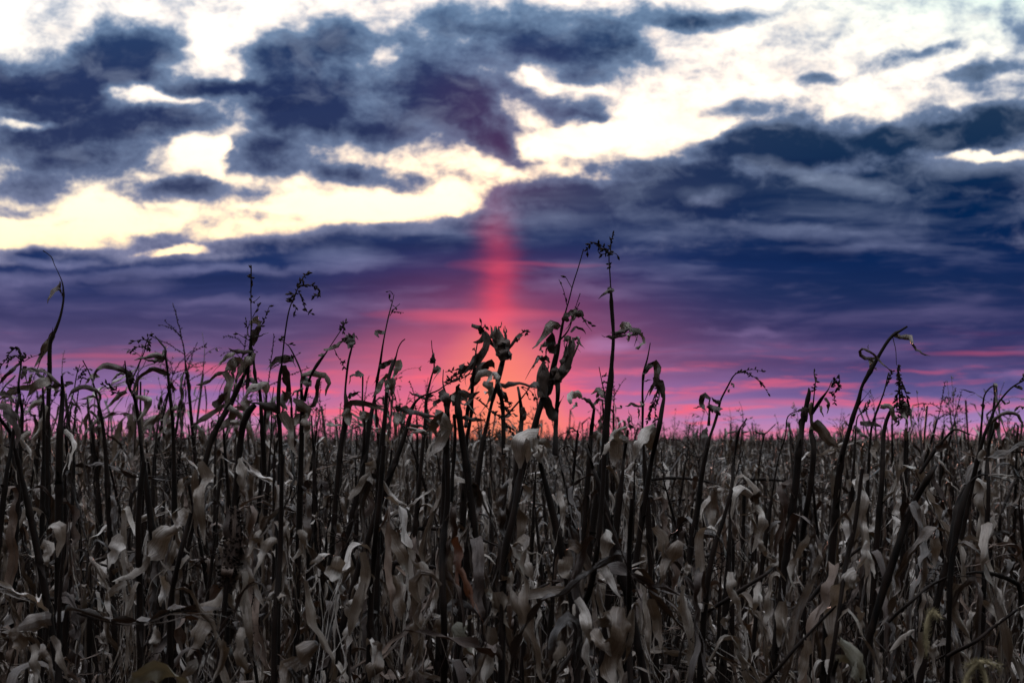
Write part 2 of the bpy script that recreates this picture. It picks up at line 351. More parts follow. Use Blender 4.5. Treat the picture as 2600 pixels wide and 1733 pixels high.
# a dead leaf: leaves the stalk upwards, breaks over and hangs
def hanging_leaf(rng, base, az_, L, w, n=32, cols=5, upright=None):
    el0 = rng.uniform(.9, 1.45); droop = rng.uniform(.02, .26); hang = -rng.uniform(1.1, 1.54)
    if upright is None: upright = rng.random() < .12
    if upright: hang = rng.uniform(-.9, .5)
    t = np.linspace(0, 1, n); e = el0 + (hang - el0) / (1 + np.exp(-(t - droop) / rng.uniform(.008, .04)))
    e += wander(rng, n, .28, 6); a = az_ + wander(rng, n, .8, 5) + rng.normal(0, .2)
    d_ = np.stack([np.cos(a) * np.cos(e), np.sin(a) * np.cos(e), np.sin(e)], 1)
    P = base + np.r_[np.zeros((1, 3)), np.cumsum(d_[:-1], axis=0)] * (L / (n - 1))
    side = np.stack([-np.sin(a), np.cos(a), 0 * a], 1); up = np.cross(d_, side)
    tw = np.cumsum(rng.normal(0, .12, n)) + smoothnoise(rng, n, 1.3, 5) * np.linspace(.1, 1, n)
    N = -up * np.cos(tw)[:, None] + side * np.sin(tw)[:, None]
    g = Geo(); tone = .05 + .95 * rng.beta(.8, 1.15)
    for q in range(rng.integers(0, 5) if cols > 3 else rng.integers(0, 2) if cols == 3 else 0):
        k0 = int(n * rng.uniform(.15, .6)); m = n - k0; d1 = rng.normal(0, .05, 3) * [1, 1, .6] + [0, 0, -.03]
        Q = P[k0:] + np.linspace(0, 1, m)[:, None] ** 1.3 * d1 + np.stack([smoothnoise(rng, m, .008, 5) for _ in range(3)], 1) * np.linspace(0, 1, m)[:, None]
        ribbon(g, Q, np.linspace(w * rng.uniform(.15, .45), w * .04, m), N[k0:], rng, tone, .2, .6, .25, 3)
    ribbon(g, P, blade_width(n, w, rng), -N, rng, tone, rng.uniform(-.5, .6), rng.uniform(-.1, .9), rng.uniform(.14, .42), cols)
    return g
def random_tassel(rng, base, direction, L=.22, lod=0):
    g = Geo(); nb = rng.integers(2, 7) if lod < 2 else 3
    sides = 4 if lod == 0 else 3
    bend = unit(direction + np.array([rng.normal(0, .5), rng.normal(0, .5), rng.uniform(-.6, .5)]))
    def branch(b, d0, d1, L_, r):
        t = np.linspace(0, 1, 8 if lod < 2 else 5)[:, None]; d_ = unit(d0 * (1 - t) + d1 * t + rng.normal(0, .08, (len(t), 3)))
        P = b + np.r_[np.zeros((1, 3)), np.cumsum(d_[:-1], axis=0)] * L_ / (len(t) - 1)
        tube(g, P, np.linspace(r, r * .5, len(t)), sides)
        if lod == 0: spikelets(g, P[1:], rng, .009, .010, .9, 3)
        elif lod == 1: spikelets(g, P[2:], rng, .018, .05, .5, 3)
        return P
    S = branch(base, direction, bend, L, .0028 if lod < 2 else .005)
    for i in range(nb):
        k = rng.integers(0, max(2, len(S) // 2)); o = rng.normal(0, 1, 3); o[2] = abs(o[2]) * .4
        branch(S[k], unit(direction * .8 + o * .7), unit(o + np.array([0, 0, rng.uniform(-1.8, .5)])), L * rng.uniform(.35, .8), .0018 if lod < 2 else .004)
    return g
def random_plant(seed, H=2.1, lod=0):
    """list of (part name, Geo, material) in the plant's own space; foot at the origin"""
    rng = np.random.default_rng(seed); parts = []
    lean = rng.normal(0, .05, 2); n = 26 if lod == 0 else (12 if lod == 1 else 6)
    z = np.linspace(0, H, n); t = z / H; bx, by = rng.normal(0, .05, 2)
    kink = smoothnoise(rng, n, .012, 6) * t
    P = np.stack([lean[0] * z * t + bx * t ** 3 + kink, lean[1] * z * t + by * t ** 3, z], 1)
    broken = rng.random() < .35
    if broken:                                             # top snapped over
        k = int(n * rng.uniform(.82, .93)); dv = unit(np.array([rng.normal(), rng.normal() * .6, rng.uniform(-.3, .7)]))
        seg = H / (n - 1)
        for i in range(k, n): P[i] = P[i - 1] + dv * seg; dv = unit(dv + [0, 0, -.12])
    R, s = stalk_radii(P, .013, .0035, rng)
    sides = 7 if lod == 0 else (5 if lod == 1 else 3)
    if lod: R = np.maximum(R, .006 if lod == 1 else .011)
    g = Geo(); tube(g, P, R, sides)
    a0 = rng.uniform(0, 6.28)
    leaves = []; zs = np.arange(.55 if lod == 0 else 1.1, H - .06, .125 if lod == 0 else (.12 if lod == 1 else .22))
    zs = zs[zs < H - .38]; zs = np.r_[zs[-6:] if lod == 0 else zs, np.arange(H - .38, H - .03, .085 if lod < 2 else .12)]
    for i, zz in enumerate(zs):
        if rng.random() < .06: continue
        b = np.array([np.interp(zz, z, P[:, c]) for c in range(3)]) if not (broken and zz > z[k]) else P[k - 1]
        top = (zz - .5) / (H - .5); L = rng.uniform(.30, .85) * (1.0 - .45 * top); w = (rng.uniform(.007, .017) if rng.random() < .4 else rng.uniform(.015, .035)) * (1 - .25 * top)
        if lod == 2: w *= 1.5
        leaves.append(hanging_leaf(rng, b, a0 + np.pi * i + rng.normal(0, .5), L, w, (30, 9, 5)[lod], (5, 3, 2)[lod]))
        if lod == 0:                                       # the sheath wrapped round the stalk below the blade
            q = np.array([[np.interp(h, z, P[:, c]) for c in range(3)] for h in np.linspace(zz - .13, zz, 5)])
            tube(g, q, np.interp(np.linspace(zz - .13, zz, 5), z, R) * np.array([1.15, 1.35, 1.4, 1.45, 1.6]), sides)
    parts.append(('stalk', g, m_stalk))
    for l in leaves: parts.append(('leaf', l, m_dark if rng.random() < .28 else m_leaf))
    if rng.random() < (.25 if lod == 0 else .15) and lod < 2:
        zz = rng.uniform(1.2, 1.6); b = np.array([np.interp(zz, z, P[:, c]) for c in range(3)]); az_ = rng.uniform(0, 6.28)
        parts.append(('ear', ear_geo(rng, b, unit(np.array([np.cos(az_), np.sin(az_), rng.uniform(-1.6, .8)])), .2, .024, lod), m_husk))
    if rng.random() < (.6 if lod == 0 else .35):
        parts.append(('tassel', random_tassel(rng, P[-1], unit(P[-1] - P[-2]), rng.uniform(.12, .24), lod), m_tassel))
    return parts
def ear_geo(rng, base, d_, L, r, lod=0):
    g = Geo(); n = 12 if lod == 0 else 6; t = np.linspace(0, 1, n)
    side = unit(np.cross(d_, [0.3, 1, .2])); P = base + d_ * (t * L)[:, None] + side * (.015 * np.sin(t * 3))[:, None]
    R = r * np.sin(np.clip(t * 1.15 + .12, 0, 1) ** .8 * np.pi) ** .6 + .003
    tube(g, P, R * (1 + rng.normal(0, .05, n)), 8 if lod == 0 else 5, .45)
    if lod == 0:
        for k in range(5):
            a = rng.uniform(0, 6.28); o = side * np.cos(a) + np.cross(d_, side) * np.sin(a)
            tt = np.linspace(0, 1, 10)[:, None]; Q = base + d_ * tt * L * rng.uniform(.8, 1.25) + o * (r * 1.1 * np.sin(np.clip(tt * 1.1 + .1, 0, 1) * np.pi) + .012 * tt ** 3)
            ribbon(g, Q, blade_width(10, r * 1.8, rng, .1, .7), np.broadcast_to(o, Q.shape) * -1.0, rng, rng.uniform(.2, .8), .1, .5, .1, 3)
    return g

# ------------------------------------------------------------------ object helpers
def tag(o, label=None, cat=None, group=None, kind=None):
    if label: o['label'] = label
    if cat: o['category'] = cat
    if group: o['group'] = group
    if kind: o['kind'] = kind
def empty(name, loc, label, cat, group=None):
    o = bpy.data.objects.new(name, None); COL.objects.link(o); o.location = loc; o.empty_display_size = .1
    tag(o, label, cat, group); return o
def part(name, geo, mat, root, origin=None):
    v, f, uv, r = geo.arrays()
    me = mesh_from(name, mat, v - (np.array(origin) if origin is not None else 0), f, uv, r)
    o = bpy.data.objects.new(name, me); COL.objects.link(o); o.parent = root; return o

# ------------------------------------------------------------------ ground
gv, gf = [], []
GX = np.r_[-2500, -600, -150, -60, np.arange(-40, 41, 4), 60, 150, 600, 2500]; GY = np.r_[-2500, -300, -60, np.arange(-20, 141, 5), 300, 900, 2500]
XX, YY = np.meshgrid(GX, GY); rg = np.random.default_rng(3); ZZ = rg.normal(0, .02, XX.shape) * (np.abs(XX) < 100)
V_ = np.stack([XX, YY, ZZ], -1).reshape(-1, 3); nx = len(GX); i = np.arange(len(GY) - 1)[:, None] * nx + np.arange(nx - 1)[None]
F_ = np.stack([i, i + 1, i + nx + 1, i + nx], -1).reshape(-1, 4)
me = mesh_from('ground', m_ground, V_, F_, V_[:, :2], np.zeros(len(V_)))
g_o = bpy.data.objects.new('ground', me); COL.objects.link(g_o); tag(g_o, 'dark bare soil under the corn', kind='structure')

# ------------------------------------------------------------------ traced plants
CR = {1: (0, 600, .38265), 2: (450, 650, .38265), 3: (850, 700, .38265), 4: (1250, 580, .38265), 5: (1700, 800, .38265), 6: (2150, 800, .38265),
      'D': (0, 1153, .3699), 'E': (865, 1153, .3699), 'F': (1730, 1153, .3699)}
cp, sp = math.cos(PITCH), math.sin(PITCH)
def at(crop, x, y, d_):
    """where a sight line of the photograph meets the upright plane d_ metres ahead"""
    ox, oy, s = CR[crop]; X, Y = ox + x * s, oy + y * s
    xc, yc = (X - 1300) / F_PX, (866.5 - Y) / F_PX
    fy = cp - sp * yc; fz = sp + cp * yc
    return np.array([xc * d_ / fy, d_, EYE + fz * d_ / fy])
FOOT = []
def stalk(geo, crop, d_, pts, rng, to_ground=True, dd=0.0, sides=8):
    s = CR[crop][2] * d_ / F_PX
    P = np.array([at(crop, p[0], p[1], d_ + dd) for p in pts]); Rr = np.array([p[2] * s / 2 * .88 for p in pts])
    Q = catmull(np.c_[P, Rr], 5)
    P, Rr = Q[:, :3].copy(), np.maximum(Q[:, 3], .0009)
    P[:, 1] += smoothnoise(rng, len(P), .02, 4)
    if to_ground:
        slope = (P[3, 0] - P[0, 0]) / max(.02, P[3, 2] - P[0, 2]); slope = max(-.35, min(.35, slope)); low = []
        x, y_, z_ = P[0]; r = Rr[0]
        while z_ > .08:
            z_ -= .08; x -= slope * .08; slope *= .93; low.append((x, y_, max(z_, 0), min(max(r, .009), .016)))
        low = np.array(low[::-1]); low[0, 2] = -.02
        P = np.vstack([low[:, :3], P]); Rr = np.r_[low[:, 3], Rr]
    s_ = np.r_[0, np.cumsum(np.linalg.norm(np.diff(P, axis=0), axis=1))]
    Pd = resample(np.c_[P, Rr], max(4, int(s_[-1] / .012))); P, Rr = Pd[:, :3], Pd[:, 3]
    s2 = np.linspace(0, s_[-1], len(P)); nodes = np.cumsum(rng.uniform(.11, .19, 30))
    bump = sum(np.exp(-((s2 - k) / .007) ** 2) for k in nodes)
    Rr = Rr * (1 + .30 * bump * (Rr > .0025)) * (1 + smoothnoise(rng, len(P), .06, 14))
    tube(geo, P, Rr, sides)
    for k in nodes:                                        # peeling sheath flakes at the joints
        if k > s_[-1] * .92 or rng.random() < .3: continue
        j = min(len(P) - 2, int(np.searchsorted(s2, k))); r = Rr[j]
        if r < .002: continue
        a = rng.uniform(0, 6.28); o = np.array([math.cos(a), -abs(math.sin(a)), 0]); L = rng.uniform(.02, .07); tt = np.linspace(0, 1, 7)[:, None]
        up_ = unit(P[j + 1] - P[j]) * rng.choice([1, 1, -1])
        Q = P[j] + o * r * .8 + up_ * L * tt + o * (tt ** 2) * rng.uniform(.003, .025)
        ribbon(geo, Q, np.linspace(1, .15, 7) * r * rng.uniform(1.0, 2.2), np.broadcast_to(o, Q.shape) * -1.0, rng, .3, .1, .5, .2, 3)
    return P
def traced_leaf(crop, d_, pts, w, rng, tone=None, kind=None, twist=.45):
    s = CR[crop][2] * d_ / F_PX; n0 = len(pts)
    off = np.cumsum(rng.normal(0, .018, n0)); off -= off[0]
    P = np.array([at(crop, p[0], p[1], d_ + o) for p, o in zip(pts, off)])
    P = .5 * resample(catmull(P, 6), 40) + .5 * resample(P, 40); L = np.linalg.norm(np.diff(P, axis=0), axis=1).sum(); n = int(min(34, max(9, L / .012)))
    P = resample(P, n); P += np.stack([smoothnoise(rng, n, .0012, 9), smoothnoise(rng, n, .006, 6), smoothnoise(rng, n, .0012, 9)], 1)
    th = smoothnoise(rng, n, twist, max(3, n // 5)) + rng.normal(0, .2)
    T = unit(np.gradient(P, axis=0)); view = np.array([0, 1.0, 0]); lat = unit(np.cross(T, view))
    N = view * np.cos(th)[:, None] + lat * np.sin(th)[:, None]
    if rng.random() < .5: N = N * 1.0
    g = Geo(); tone = rng.uniform(.15, .75) if tone is None else min(.82, tone + .06)
    ribbon(g, P, blade_width(n, w * s * 1.3, rng, .10, .65), N, rng, tone, rng.uniform(-.45, .55), rng.uniform(-.1, .6), rng.uniform(.10, .28), 7)
    # torn strip beside the blade
    if w > 24 and rng.random() < .5:
        k0 = rng.integers(n // 3, 2 * n // 3); Q = P[k0:] + np.stack([np.linspace(0, .02, n - k0) * rng.choice([-1, 1]), smoothnoise(rng, n - k0, .01), -np.linspace(0, .03, n - k0)], 1)
        if len(Q) > 4: ribbon(g, Q, np.linspace(w * s * .35, w * s * .06, len(Q)), N[k0:], rng, tone, .2, .6, .2, 3)
    mat = {None: m_dark if tone < .38 else m_leaf, 'husk': m_husk, 'orange': m_orange, 'olive': m_olive}[kind]
    return g, mat
HERO_N = 0
def hero(label, d_, stalks, leaves=(), tassel=(), ears=(), low=4, crop=None, twigs=()):
    """stalks: (crop, pts); leaves: (crop, pts, width[, tone[, kind]]); tassel: (crop, pts, width, spikelet density); ears: (crop, p0, p1, width)"""
    global HERO_N
    HERO_N += 1; rng = np.random.default_rng(1000 + HERO_N * 7)
    P = None; allP = []; geos = []
    for k, st in enumerate(stalks):
        c, pts = st[0], st[1]; ground = not (len(st) > 2 and st[2] == 'up')
        g = Geo(); Pk = stalk(g, c, d_, pts, rng, ground, 0 if k == 0 else rng.uniform(-.012, .012)); allP.append(Pk); geos.append(g)
        if P is None: P = Pk
    org = np.array([P[0][0], P[0][1], 0.0]); FOOT.append(org[:2])
    root = empty('corn_plant', tuple(org), label, 'corn plant', 'tall dead corn plants standing above the field')
    for g in geos: part('stalk', g, m_stalk, root, org)
    for lf in leaves:
        c, pts, w = lf[:3]; tone = lf[3] if len(lf) > 3 else None; kd = lf[4] if len(lf) > 4 else None
        gl, mt = traced_leaf(c, d_ - .01, pts, w, rng, tone, kd)
        part('leaf', gl, mt, root, org)
    tg = Geo()
    for tb in tassel:
        c, pts, w, dens = tb; s = CR[c][2] * d_ / F_PX
        Q = catmull(np.array([at(c, p[0], p[1], d_) for p in pts]), 5); Q[:, 1] += smoothnoise(rng, len(Q), .012, 3)
        tube(tg, Q, np.linspace(max(.0012, w * s / 2), max(.0008, w * s * .3), len(Q)), 5)
        if dens > 0: spikelets(tg, Q, rng, .0105, .0075, dens)
    if tg.n: part('tassel', tg, m_tassel, root, org)
    for er in ears:
        c, pts, w = er[:3]; s = CR[c][2] * d_ / F_PX
        Q = catmull(np.array([at(c, p[0], p[1], d_ - .015) for p in pts]), 6); n = len(Q); t = np.linspace(0, 1, n); eg = Geo()
        R = w * s / 2 * (.35 + .65 * np.sin(np.clip(t * .9 + .12, 0, 1) * np.pi) ** .7) * np.clip((1.04 - t) * 5, .1, 1)
        tube(eg, Q, R, 10, .4)
        for k in range(6):
            a = rng.uniform(3.0, 6.4); o = np.array([np.cos(a), np.sin(a) * 1.0, .05])
            QQ = Q + o * (R * 1.0)[:, None] + np.outer(t ** 3, o) * rng.uniform(0, .03)
            ribbon(eg, QQ, blade_width(n, w * s * .7, rng, .08, .6), np.broadcast_to(-o, Q.shape) + 0.0, rng, rng.uniform(.1, .8), .1, .5, .15, 3)
        if len(er) > 3:
            gg, P_, R_ = Geo(), Q, R                        # bare kernels along the cob
            for k in range(260):
                j = rng.integers(1, n - 1); a = rng.uniform(3.0, 6.4); o = unit(np.array([np.cos(a), np.sin(a), rng.normal(0, .2)]))
                p = P_[j] + o * R_[j] * 1.02 + rng.normal(0, .003, 3)
                tube(gg, np.array([p - o * .001, p + o * .003, p + o * .0045]), np.array([.0028, .0026, .0008]), 5, rng.random())
            eo = part('ear', eg, m_husk, root, org); part('kernels', gg, m_tassel, root, org).parent = eo
        else: part('ear', eg, m_husk, root, org)
    zmax = min(EYE - .18, allP[0][-1][2] - .15)
    a0 = rng.uniform(0, 6.28)
    for k in range(low + 2 if low else 0):
        zz = zmax - .02 - k * .13 + rng.normal(0, .02)
        j = int(np.argmin(abs(allP[0][:, 2] - zz))); b = allP[0][j]
        part('leaf', hanging_leaf(rng, b, a0 + math.pi * k + rng.normal(0, .5), rng.uniform(.3, .6), rng.uniform(.010, .034) * min(1, d_ / 5)), m_dark if rng.random() < .3 else m_leaf, root, org)
    return root

# label, distance, stalks, leaves, tassel, ears, low leaves
hero('tall bare corn stalk whose thin top bends over like a hook, at the left', 6.9,
 [(1, [(322,1560,36),(325,1300,34),(335,1000,34),(340,880,34),(340,780,32),(348,690,28),(375,630,26),(405,540,21),(422,440,17),(421,370,16),(412,305,10),(385,240,6),(355,180,6),(340,140,9),(310,113,6),(278,92,9)])],
 [(1, [(408,306),(378,345),(348,382),(315,442)], 28, .2), (1, [(393,335),(408,370),(412,400)], 16, .2), (1, [(355,640),(332,690),(292,755),(262,800),(228,868)], 38, .45), (1, [(318,835),(330,880)], 16, .2)],
 [(1, [(295,760),(258,850),(222,945),(172,1100)], 7, 0)], low=5)
hero('thick corn stalk with a snapped stub top and leaves arching left, beside the hooked stalk', 5.2,
 [(1, [(400,1600,62),(402,1400,56),(408,1200,42),(412,1000,28),(415,925,15)])],
 [(1, [(410,992),(375,950),(335,915),(275,885),(215,872),(170,882)], 34, .3), (1, [(410,990),(370,990),(330,1000),(280,985)], 30, .2), (1, [(425,992),(470,972),(505,985)], 24, .2),
  (1, [(355,945),(290,965),(225,1005),(180,1062)], 42, .5), (1, [(445,1270),(470,1360),(455,1450),(465,1550)], 46, .8), (1, [(400,1010),(370,1040),(355,1060)], 16, .3)], low=5)
hero('corn plant with a drooping feathery tassel at the far left of the skyline', 5.8,
 [(1, [(112,1560,34),(128,1300,28),(140,1100,24),(146,950,18),(142,835,15)])],
 [(1, [(138,840),(75,900),(22,945),(-20,1000)], 28, .3), (1, [(140,1005),(90,1010),(45,1000),(28,982)], 12, .2), (1, [(215,990),(150,1000),(70,1018),(18,1060)], 36, .65), (1, [(130,1030),(60,1052),(0,1085)], 28, .5),
  (1, [(150,860),(165,900),(150,950)], 30, .3), (1, [(205,920),(195,960),(150,980)], 26, .4), (1, [(100,920),(50,980),(0,1030),(-30,1100)], 20, .3)],
 [(1, [(142,840),(132,770),(100,735),(55,762),(28,820),(0,862)], 8, .9), (1, [(140,830),(105,790),(70,805),(48,850)], 8, .9), (1, [(148,830),(168,782),(172,802)], 6, .9), (1, [(150,830),(200,800),(248,786)], 5, .4), (1, [(142,830),(118,745),(95,738)], 6, 1.0)], low=5)
hero('corn stalk with a dark pointed tip, left of the hooked stalk, its leaf folded across', 6.4,
 [(1, [(286,1500,26),(292,1200,22),(288,1000,18),(283,880,9)])],
 [(1, [(285,930),(240,895),(195,880),(165,885)], 24, .3), (1, [(270,1110),(292,1190),(262,1290),(205,1345)], 40, .7), (1, [(290,1080),(250,1100),(200,1130),(170,1180)], 28, .6)], low=5)
hero('leaning pair of dark corn stalks crossing low at the left border of the view', 4.9,
 [(1, [(60,1560,36),(85,1350,32),(104,1150,26),(120,1040,22)]), (1, [(118,1570,34),(62,1330,32),(15,1190,28),(-25,1080,22)])],
 [(1, [(-20,1100),(40,1140),(100,1185),(125,1200)], 48, .2), (1, [(205,1300),(155,1330),(175,1400),(205,1452)], 34, .75), (1, [(20,1170),(70,1200),(120,1290),(100,1400)], 44, .3), (1, [(-10,1050),(60,1060),(110,1110)], 34, .3), (1, [(0,1400),(50,1460),(60,1560)], 50, .55)], low=5)
hero('slender corn stalk with a frizzy open tassel, between the snapped stub and the arching leaf', 7.2,
 [(1, [(430,1480,24),(436,1270,15),(470,1150,12),(500,1030,10),(515,900,8),(520,850,5)]), (1, [(468,1400,22),(462,1250,18),(440,1100,13),(425,1040,9)], 'up')],
 [(1, [(470,1100),(495,1110),(440,1098)], 20, .3), (1, [(455,1265),(475,1290),(520,1310),(548,1305)], 12, .2)],
 [(1, [(520,870),(500,885),(495,880)], 4, .8), (1, [(518,900),(540,870),(560,850)], 4, .8), (1, [(516,925),(550,900),(580,880),(602,885)], 4, .8), (1, [(514,950),(545,930),(575,945)], 4, .8), (1, [(512,930),(545,915),(560,890)], 4, .8)], low=5)
hero('corn stalk leaning left to a bare tip, one thin leaf arching off its shoulder', 6.2,
 [(1, [(702,1480,30),(690,1300,26),(675,1180,22),(652,1090,17),(630,1010,14),(605,930,11),(578,865,8),(558,823,8)])],
 [(1, [(650,1098),(664,1062),(642,1030),(590,1004),(530,1000),(482,1030),(442,1092)], 22, .3), (1, [(650,1068),(612,1058),(570,1072),(525,1090)], 17, .5), (1, [(600,935),(630,918),(660,934)], 26, .6), (1, [(602,930),(585,960),(562,982)], 16, .4), (1, [(655,1245),(632,1185),(605,1160),(575,1155)], 12, .3)], low=5)
hero('corn plant with twin stems, a combed tassel drooping left and a long arching leaf', 5.7,
 [(1, [(940,1480,32),(915,1300,28),(895,1180,28),(885,1060,25),(870,1000,23),(855,920,15),(845,828,11)]), (1, [(885,960,13),(915,860,12),(950,770,8),(988,680,6)], 'up'), (1, [(895,960,6),(930,890,6),(972,825,5)], 'up')],
 [(1, [(882,962),(855,912),(800,878),(740,855),(688,856),(640,880),(612,920),(600,992)], 34, .3), (1, [(830,900),(782,912),(738,962)], 18, .5), (1, [(842,1028),(795,1055),(745,1100),(688,1155)], 28, .5), (1, [(900,1072),(955,1080),(985,1092),(955,1160),(912,1222)], 48, .75), (1, [(870,1000),(860,920),(840,880)], 40, .15), (1, [(860,1180),(870,1280),(850,1400)], 44, .5)],
 [(1, [(987,690),(975,655),(992,652)], 5, .9), (1, [(980,685),(940,685),(905,692),(880,706)], 5, 1), (1, [(970,725),(930,735),(895,745),(868,766)], 5, 1), (1, [(985,695),(990,730),(985,762)], 5, .9), (1, [(785,1035),(760,1010),(720,1005),(690,985)], 4, 1), (1, [(780,1040),(745,1030),(720,985),(705,970)], 4, 1)], low=5)
hero('corn stalk with a broken tip pointing up left and two leaves stretching left', 5.5,
 [(1, [(1148,1570,34),(1145,1300,28),(1143,1150,26),(1130,1020,25),(1120,900,18),(1108,800,16),(1102,745,13),(1062,702,14),(1022,658,6)])],
 [(1, [(1100,755),(1082,795),(1030,780),(965,802),(888,816)], 36, .35), (1, [(1095,790),(1060,820),(1000,825),(945,810)], 30, .3), (1, [(1125,916),(1070,894),(1000,888),(942,918),(900,980),(872,1062)], 38, .35), (1, [(1130,960),(1152,1000),(1145,1035)], 24, .3), (1, [(1180,1120),(1150,1150),(1100,1180),(1090,1290)], 34, .6)], low=6)
hero('small corn stalk with a short hooked leaf, just left of the broken tipped stalk', 7.4,
 [(1, [(1040,1450,20),(1050,1280,14),(1068,1150,9),(1112,1035,7)])],
 [(1, [(1058,1150),(1062,1080),(1072,1045),(1105,1035)], 19, .2), (1, [(960,1260),(1010,1200),(1060,1170)], 26, .5), (1, [(1065,1180),(1010,1230),(950,1290)], 34, .6)], low=5)
hero('slim corn stalk with a small bent leaf tip, low between two arching plants', 8.2,
 [(1, [(640,1500,26),(622,1330,20),(608,1212,11)])], [(1, [(612,1250),(570,1290),(545,1340)], 26, .4), (1, [(660,1250),(665,1320),(650,1400)], 40, .7)], low=5)
hero('tall corn plant with a straight spike on top and pale torn leaves clumped beside it', 5.4,
 [(2, [(180,1440,44),(230,1230,42),(290,1090,42),(350,980,42),(400,870,36),(450,770,26),(475,700,24),(487,600,26),(490,560,18),(492,430,8),(490,300,8),(490,58,6)]), (2, [(575,1450,40),(570,1250,38),(562,1050,30),(552,900,22),(530,840,20),(518,760,20),(508,650,16),(492,590,14)], 'up'), (2, [(465,880,28),(468,780,27),(472,690,25)], 'up')],
 [(2, [(487,592),(512,555),(540,500),(553,432)], 40, .25), (2, [(555,432),(520,432),(488,440),(500,480)], 46, .6), (2, [(500,632),(430,640),(380,628),(343,618)], 26, .25), (2, [(500,640),(468,700),(430,750),(398,812)], 54, .7),
  (2, [(385,645),(330,665),(295,695),(268,722)], 28, .55), (2, [(415,680),(360,715),(325,765)], 54, .5), (2, [(330,762),(270,785),(212,832),(128,858)], 24, .35), (2, [(322,770),(352,830),(335,930),(310,1045)], 46, .7),
  (2, [(530,830),(480,815),(428,850)], 34, .2), (2, [(592,912),(578,850),(545,868),(480,878),(446,950)], 64, .75), (2, [(312,985),(235,1038),(165,1085),(80,1140)], 26, .4), (2, [(662,1042),(600,1002),(540,972),(468,975)], 52, .15),
  (2, [(360,985),(420,1050),(478,1140),(518,1240)], 54, .9), (2, [(385,1010),(352,1090),(300,1140),(270,1165)], 46, .55), (2, [(470,955),(430,1010),(380,1000)], 50, .65), (2, [(400,700),(370,760),(372,830)], 30, .5), (2, [(230,990),(300,950),(330,900)], 36, .3)],
 [(2, [(495,315),(520,292),(550,268)], 5, .3), (2, [(500,410),(528,360),(553,308)], 5, .3), (2, [(548,462),(582,408),(611,333)], 6, .4), (2, [(484,540),(466,480),(461,424)], 6, .4), (2, [(480,560),(430,530),(385,505)], 6, .25), (2, [(490,300),(490,180),(490,60)], 6, .25)], low=4)
hero('corn stalk as broad as a plank leaning right, under the pale rolled leaf', 5.0,
 [(2, [(395,1500,46),(410,1320,46),(432,1150,50),(470,1045,52),(520,985,40)])], [(2, [(400,1080),(390,1140),(400,1200)], 46, .5), (2, [(400,1330),(430,1450),(420,1560)], 52, .6)], low=5)
hero('thin bare twig of a corn stalk, right of the spiked plant', 7.5, [(2, [(610,1400,18),(625,1200,10),(630,1000,10),(637,868,6)])], low=5)
hero('tall slender corn plant whose tassel curls over to the right in two combed branches', 5.4,
 [(2, [(680,1560,42),(685,1300,36),(680,1130,30),(672,1000,30),(680,820,27),(698,710,12),(715,560,12),(740,400,11),(765,310,9),(800,220,7),(830,150,7),(858,112,6)])],
 [(2, [(770,685),(720,678),(650,692),(620,715),(592,752)], 40, .2), (2, [(700,730),(722,800),(742,900),(752,985)], 42, .25), (2, [(720,900),(700,980),(735,1020)], 50, .35), (2, [(700,1040),(740,1120),(740,1220),(800,1330)], 60, .55), (2, [(768,680),(740,672)], 30, .1)],
 [(2, [(765,310),(800,220),(830,150),(860,108)], 8, 1.3), (2, [(805,200),(860,192),(915,200),(945,225),(945,258),(915,268)], 5, 1), (2, [(805,232),(830,290),(850,350),(870,372),(892,380)], 5, 1.1), (2, [(785,262),(765,250),(745,250)], 5, 1), (2, [(770,320),(790,345),(775,392)], 6, 1.2), (2, [(768,300),(750,280),(742,300)], 5, 1)], low=5)
hero('forked corn plant with a twiggy left branch and a bristly club tipped right branch', 5.6,
 [(2, [(812,1480,40),(820,1200,36),(825,1000,32),(820,850,20),(820,780,13),(790,700,15),(745,610,11),(720,580,6),(690,562,6)]), (2, [(838,960,28),(860,880,26),(890,795,18),(940,710,26),(985,650,13),(1030,580,8),(1085,490,8),(1108,442,9)], 'up')],
 [(2, [(985,650),(960,655),(935,662)], 24, .3), (2, [(970,622),(1030,612),(1080,580),(1102,548)], 20, .35), (2, [(825,800),(890,793),(960,800),(1002,850),(982,925)], 42, .55), (2, [(942,800),(930,890),(908,985),(868,1005)], 26, .2), (2, [(835,880),(790,890),(762,925)], 14, .3),
  (2, [(760,955),(818,1005),(868,1040),(800,1080),(748,1135)], 62, .55), (2, [(850,1050),(845,1130),(850,1180)], 38, .5), (2, [(850,800),(870,840),(885,860)], 60, .1)],
 [(2, [(690,570),(686,540),(678,560)], 5, .8), (2, [(720,585),(750,584),(785,588)], 4, .2), (2, [(1085,490),(1100,455),(1115,432)], 8, 1.8), (2, [(1106,455),(1102,490),(1100,515)], 3, .8), (2, [(1045,620),(1068,672),(1088,700),(1106,732)], 2, .6)], low=4)
hero('stubby corn stalk ending in a small pointed tip, right of the forked plant', 7.0, [(2, [(912,1420,28),(905,1250,20),(885,1058,9)])], [(2, [(880,1100),(850,1200),(842,1300)], 26, .75)], low=5)
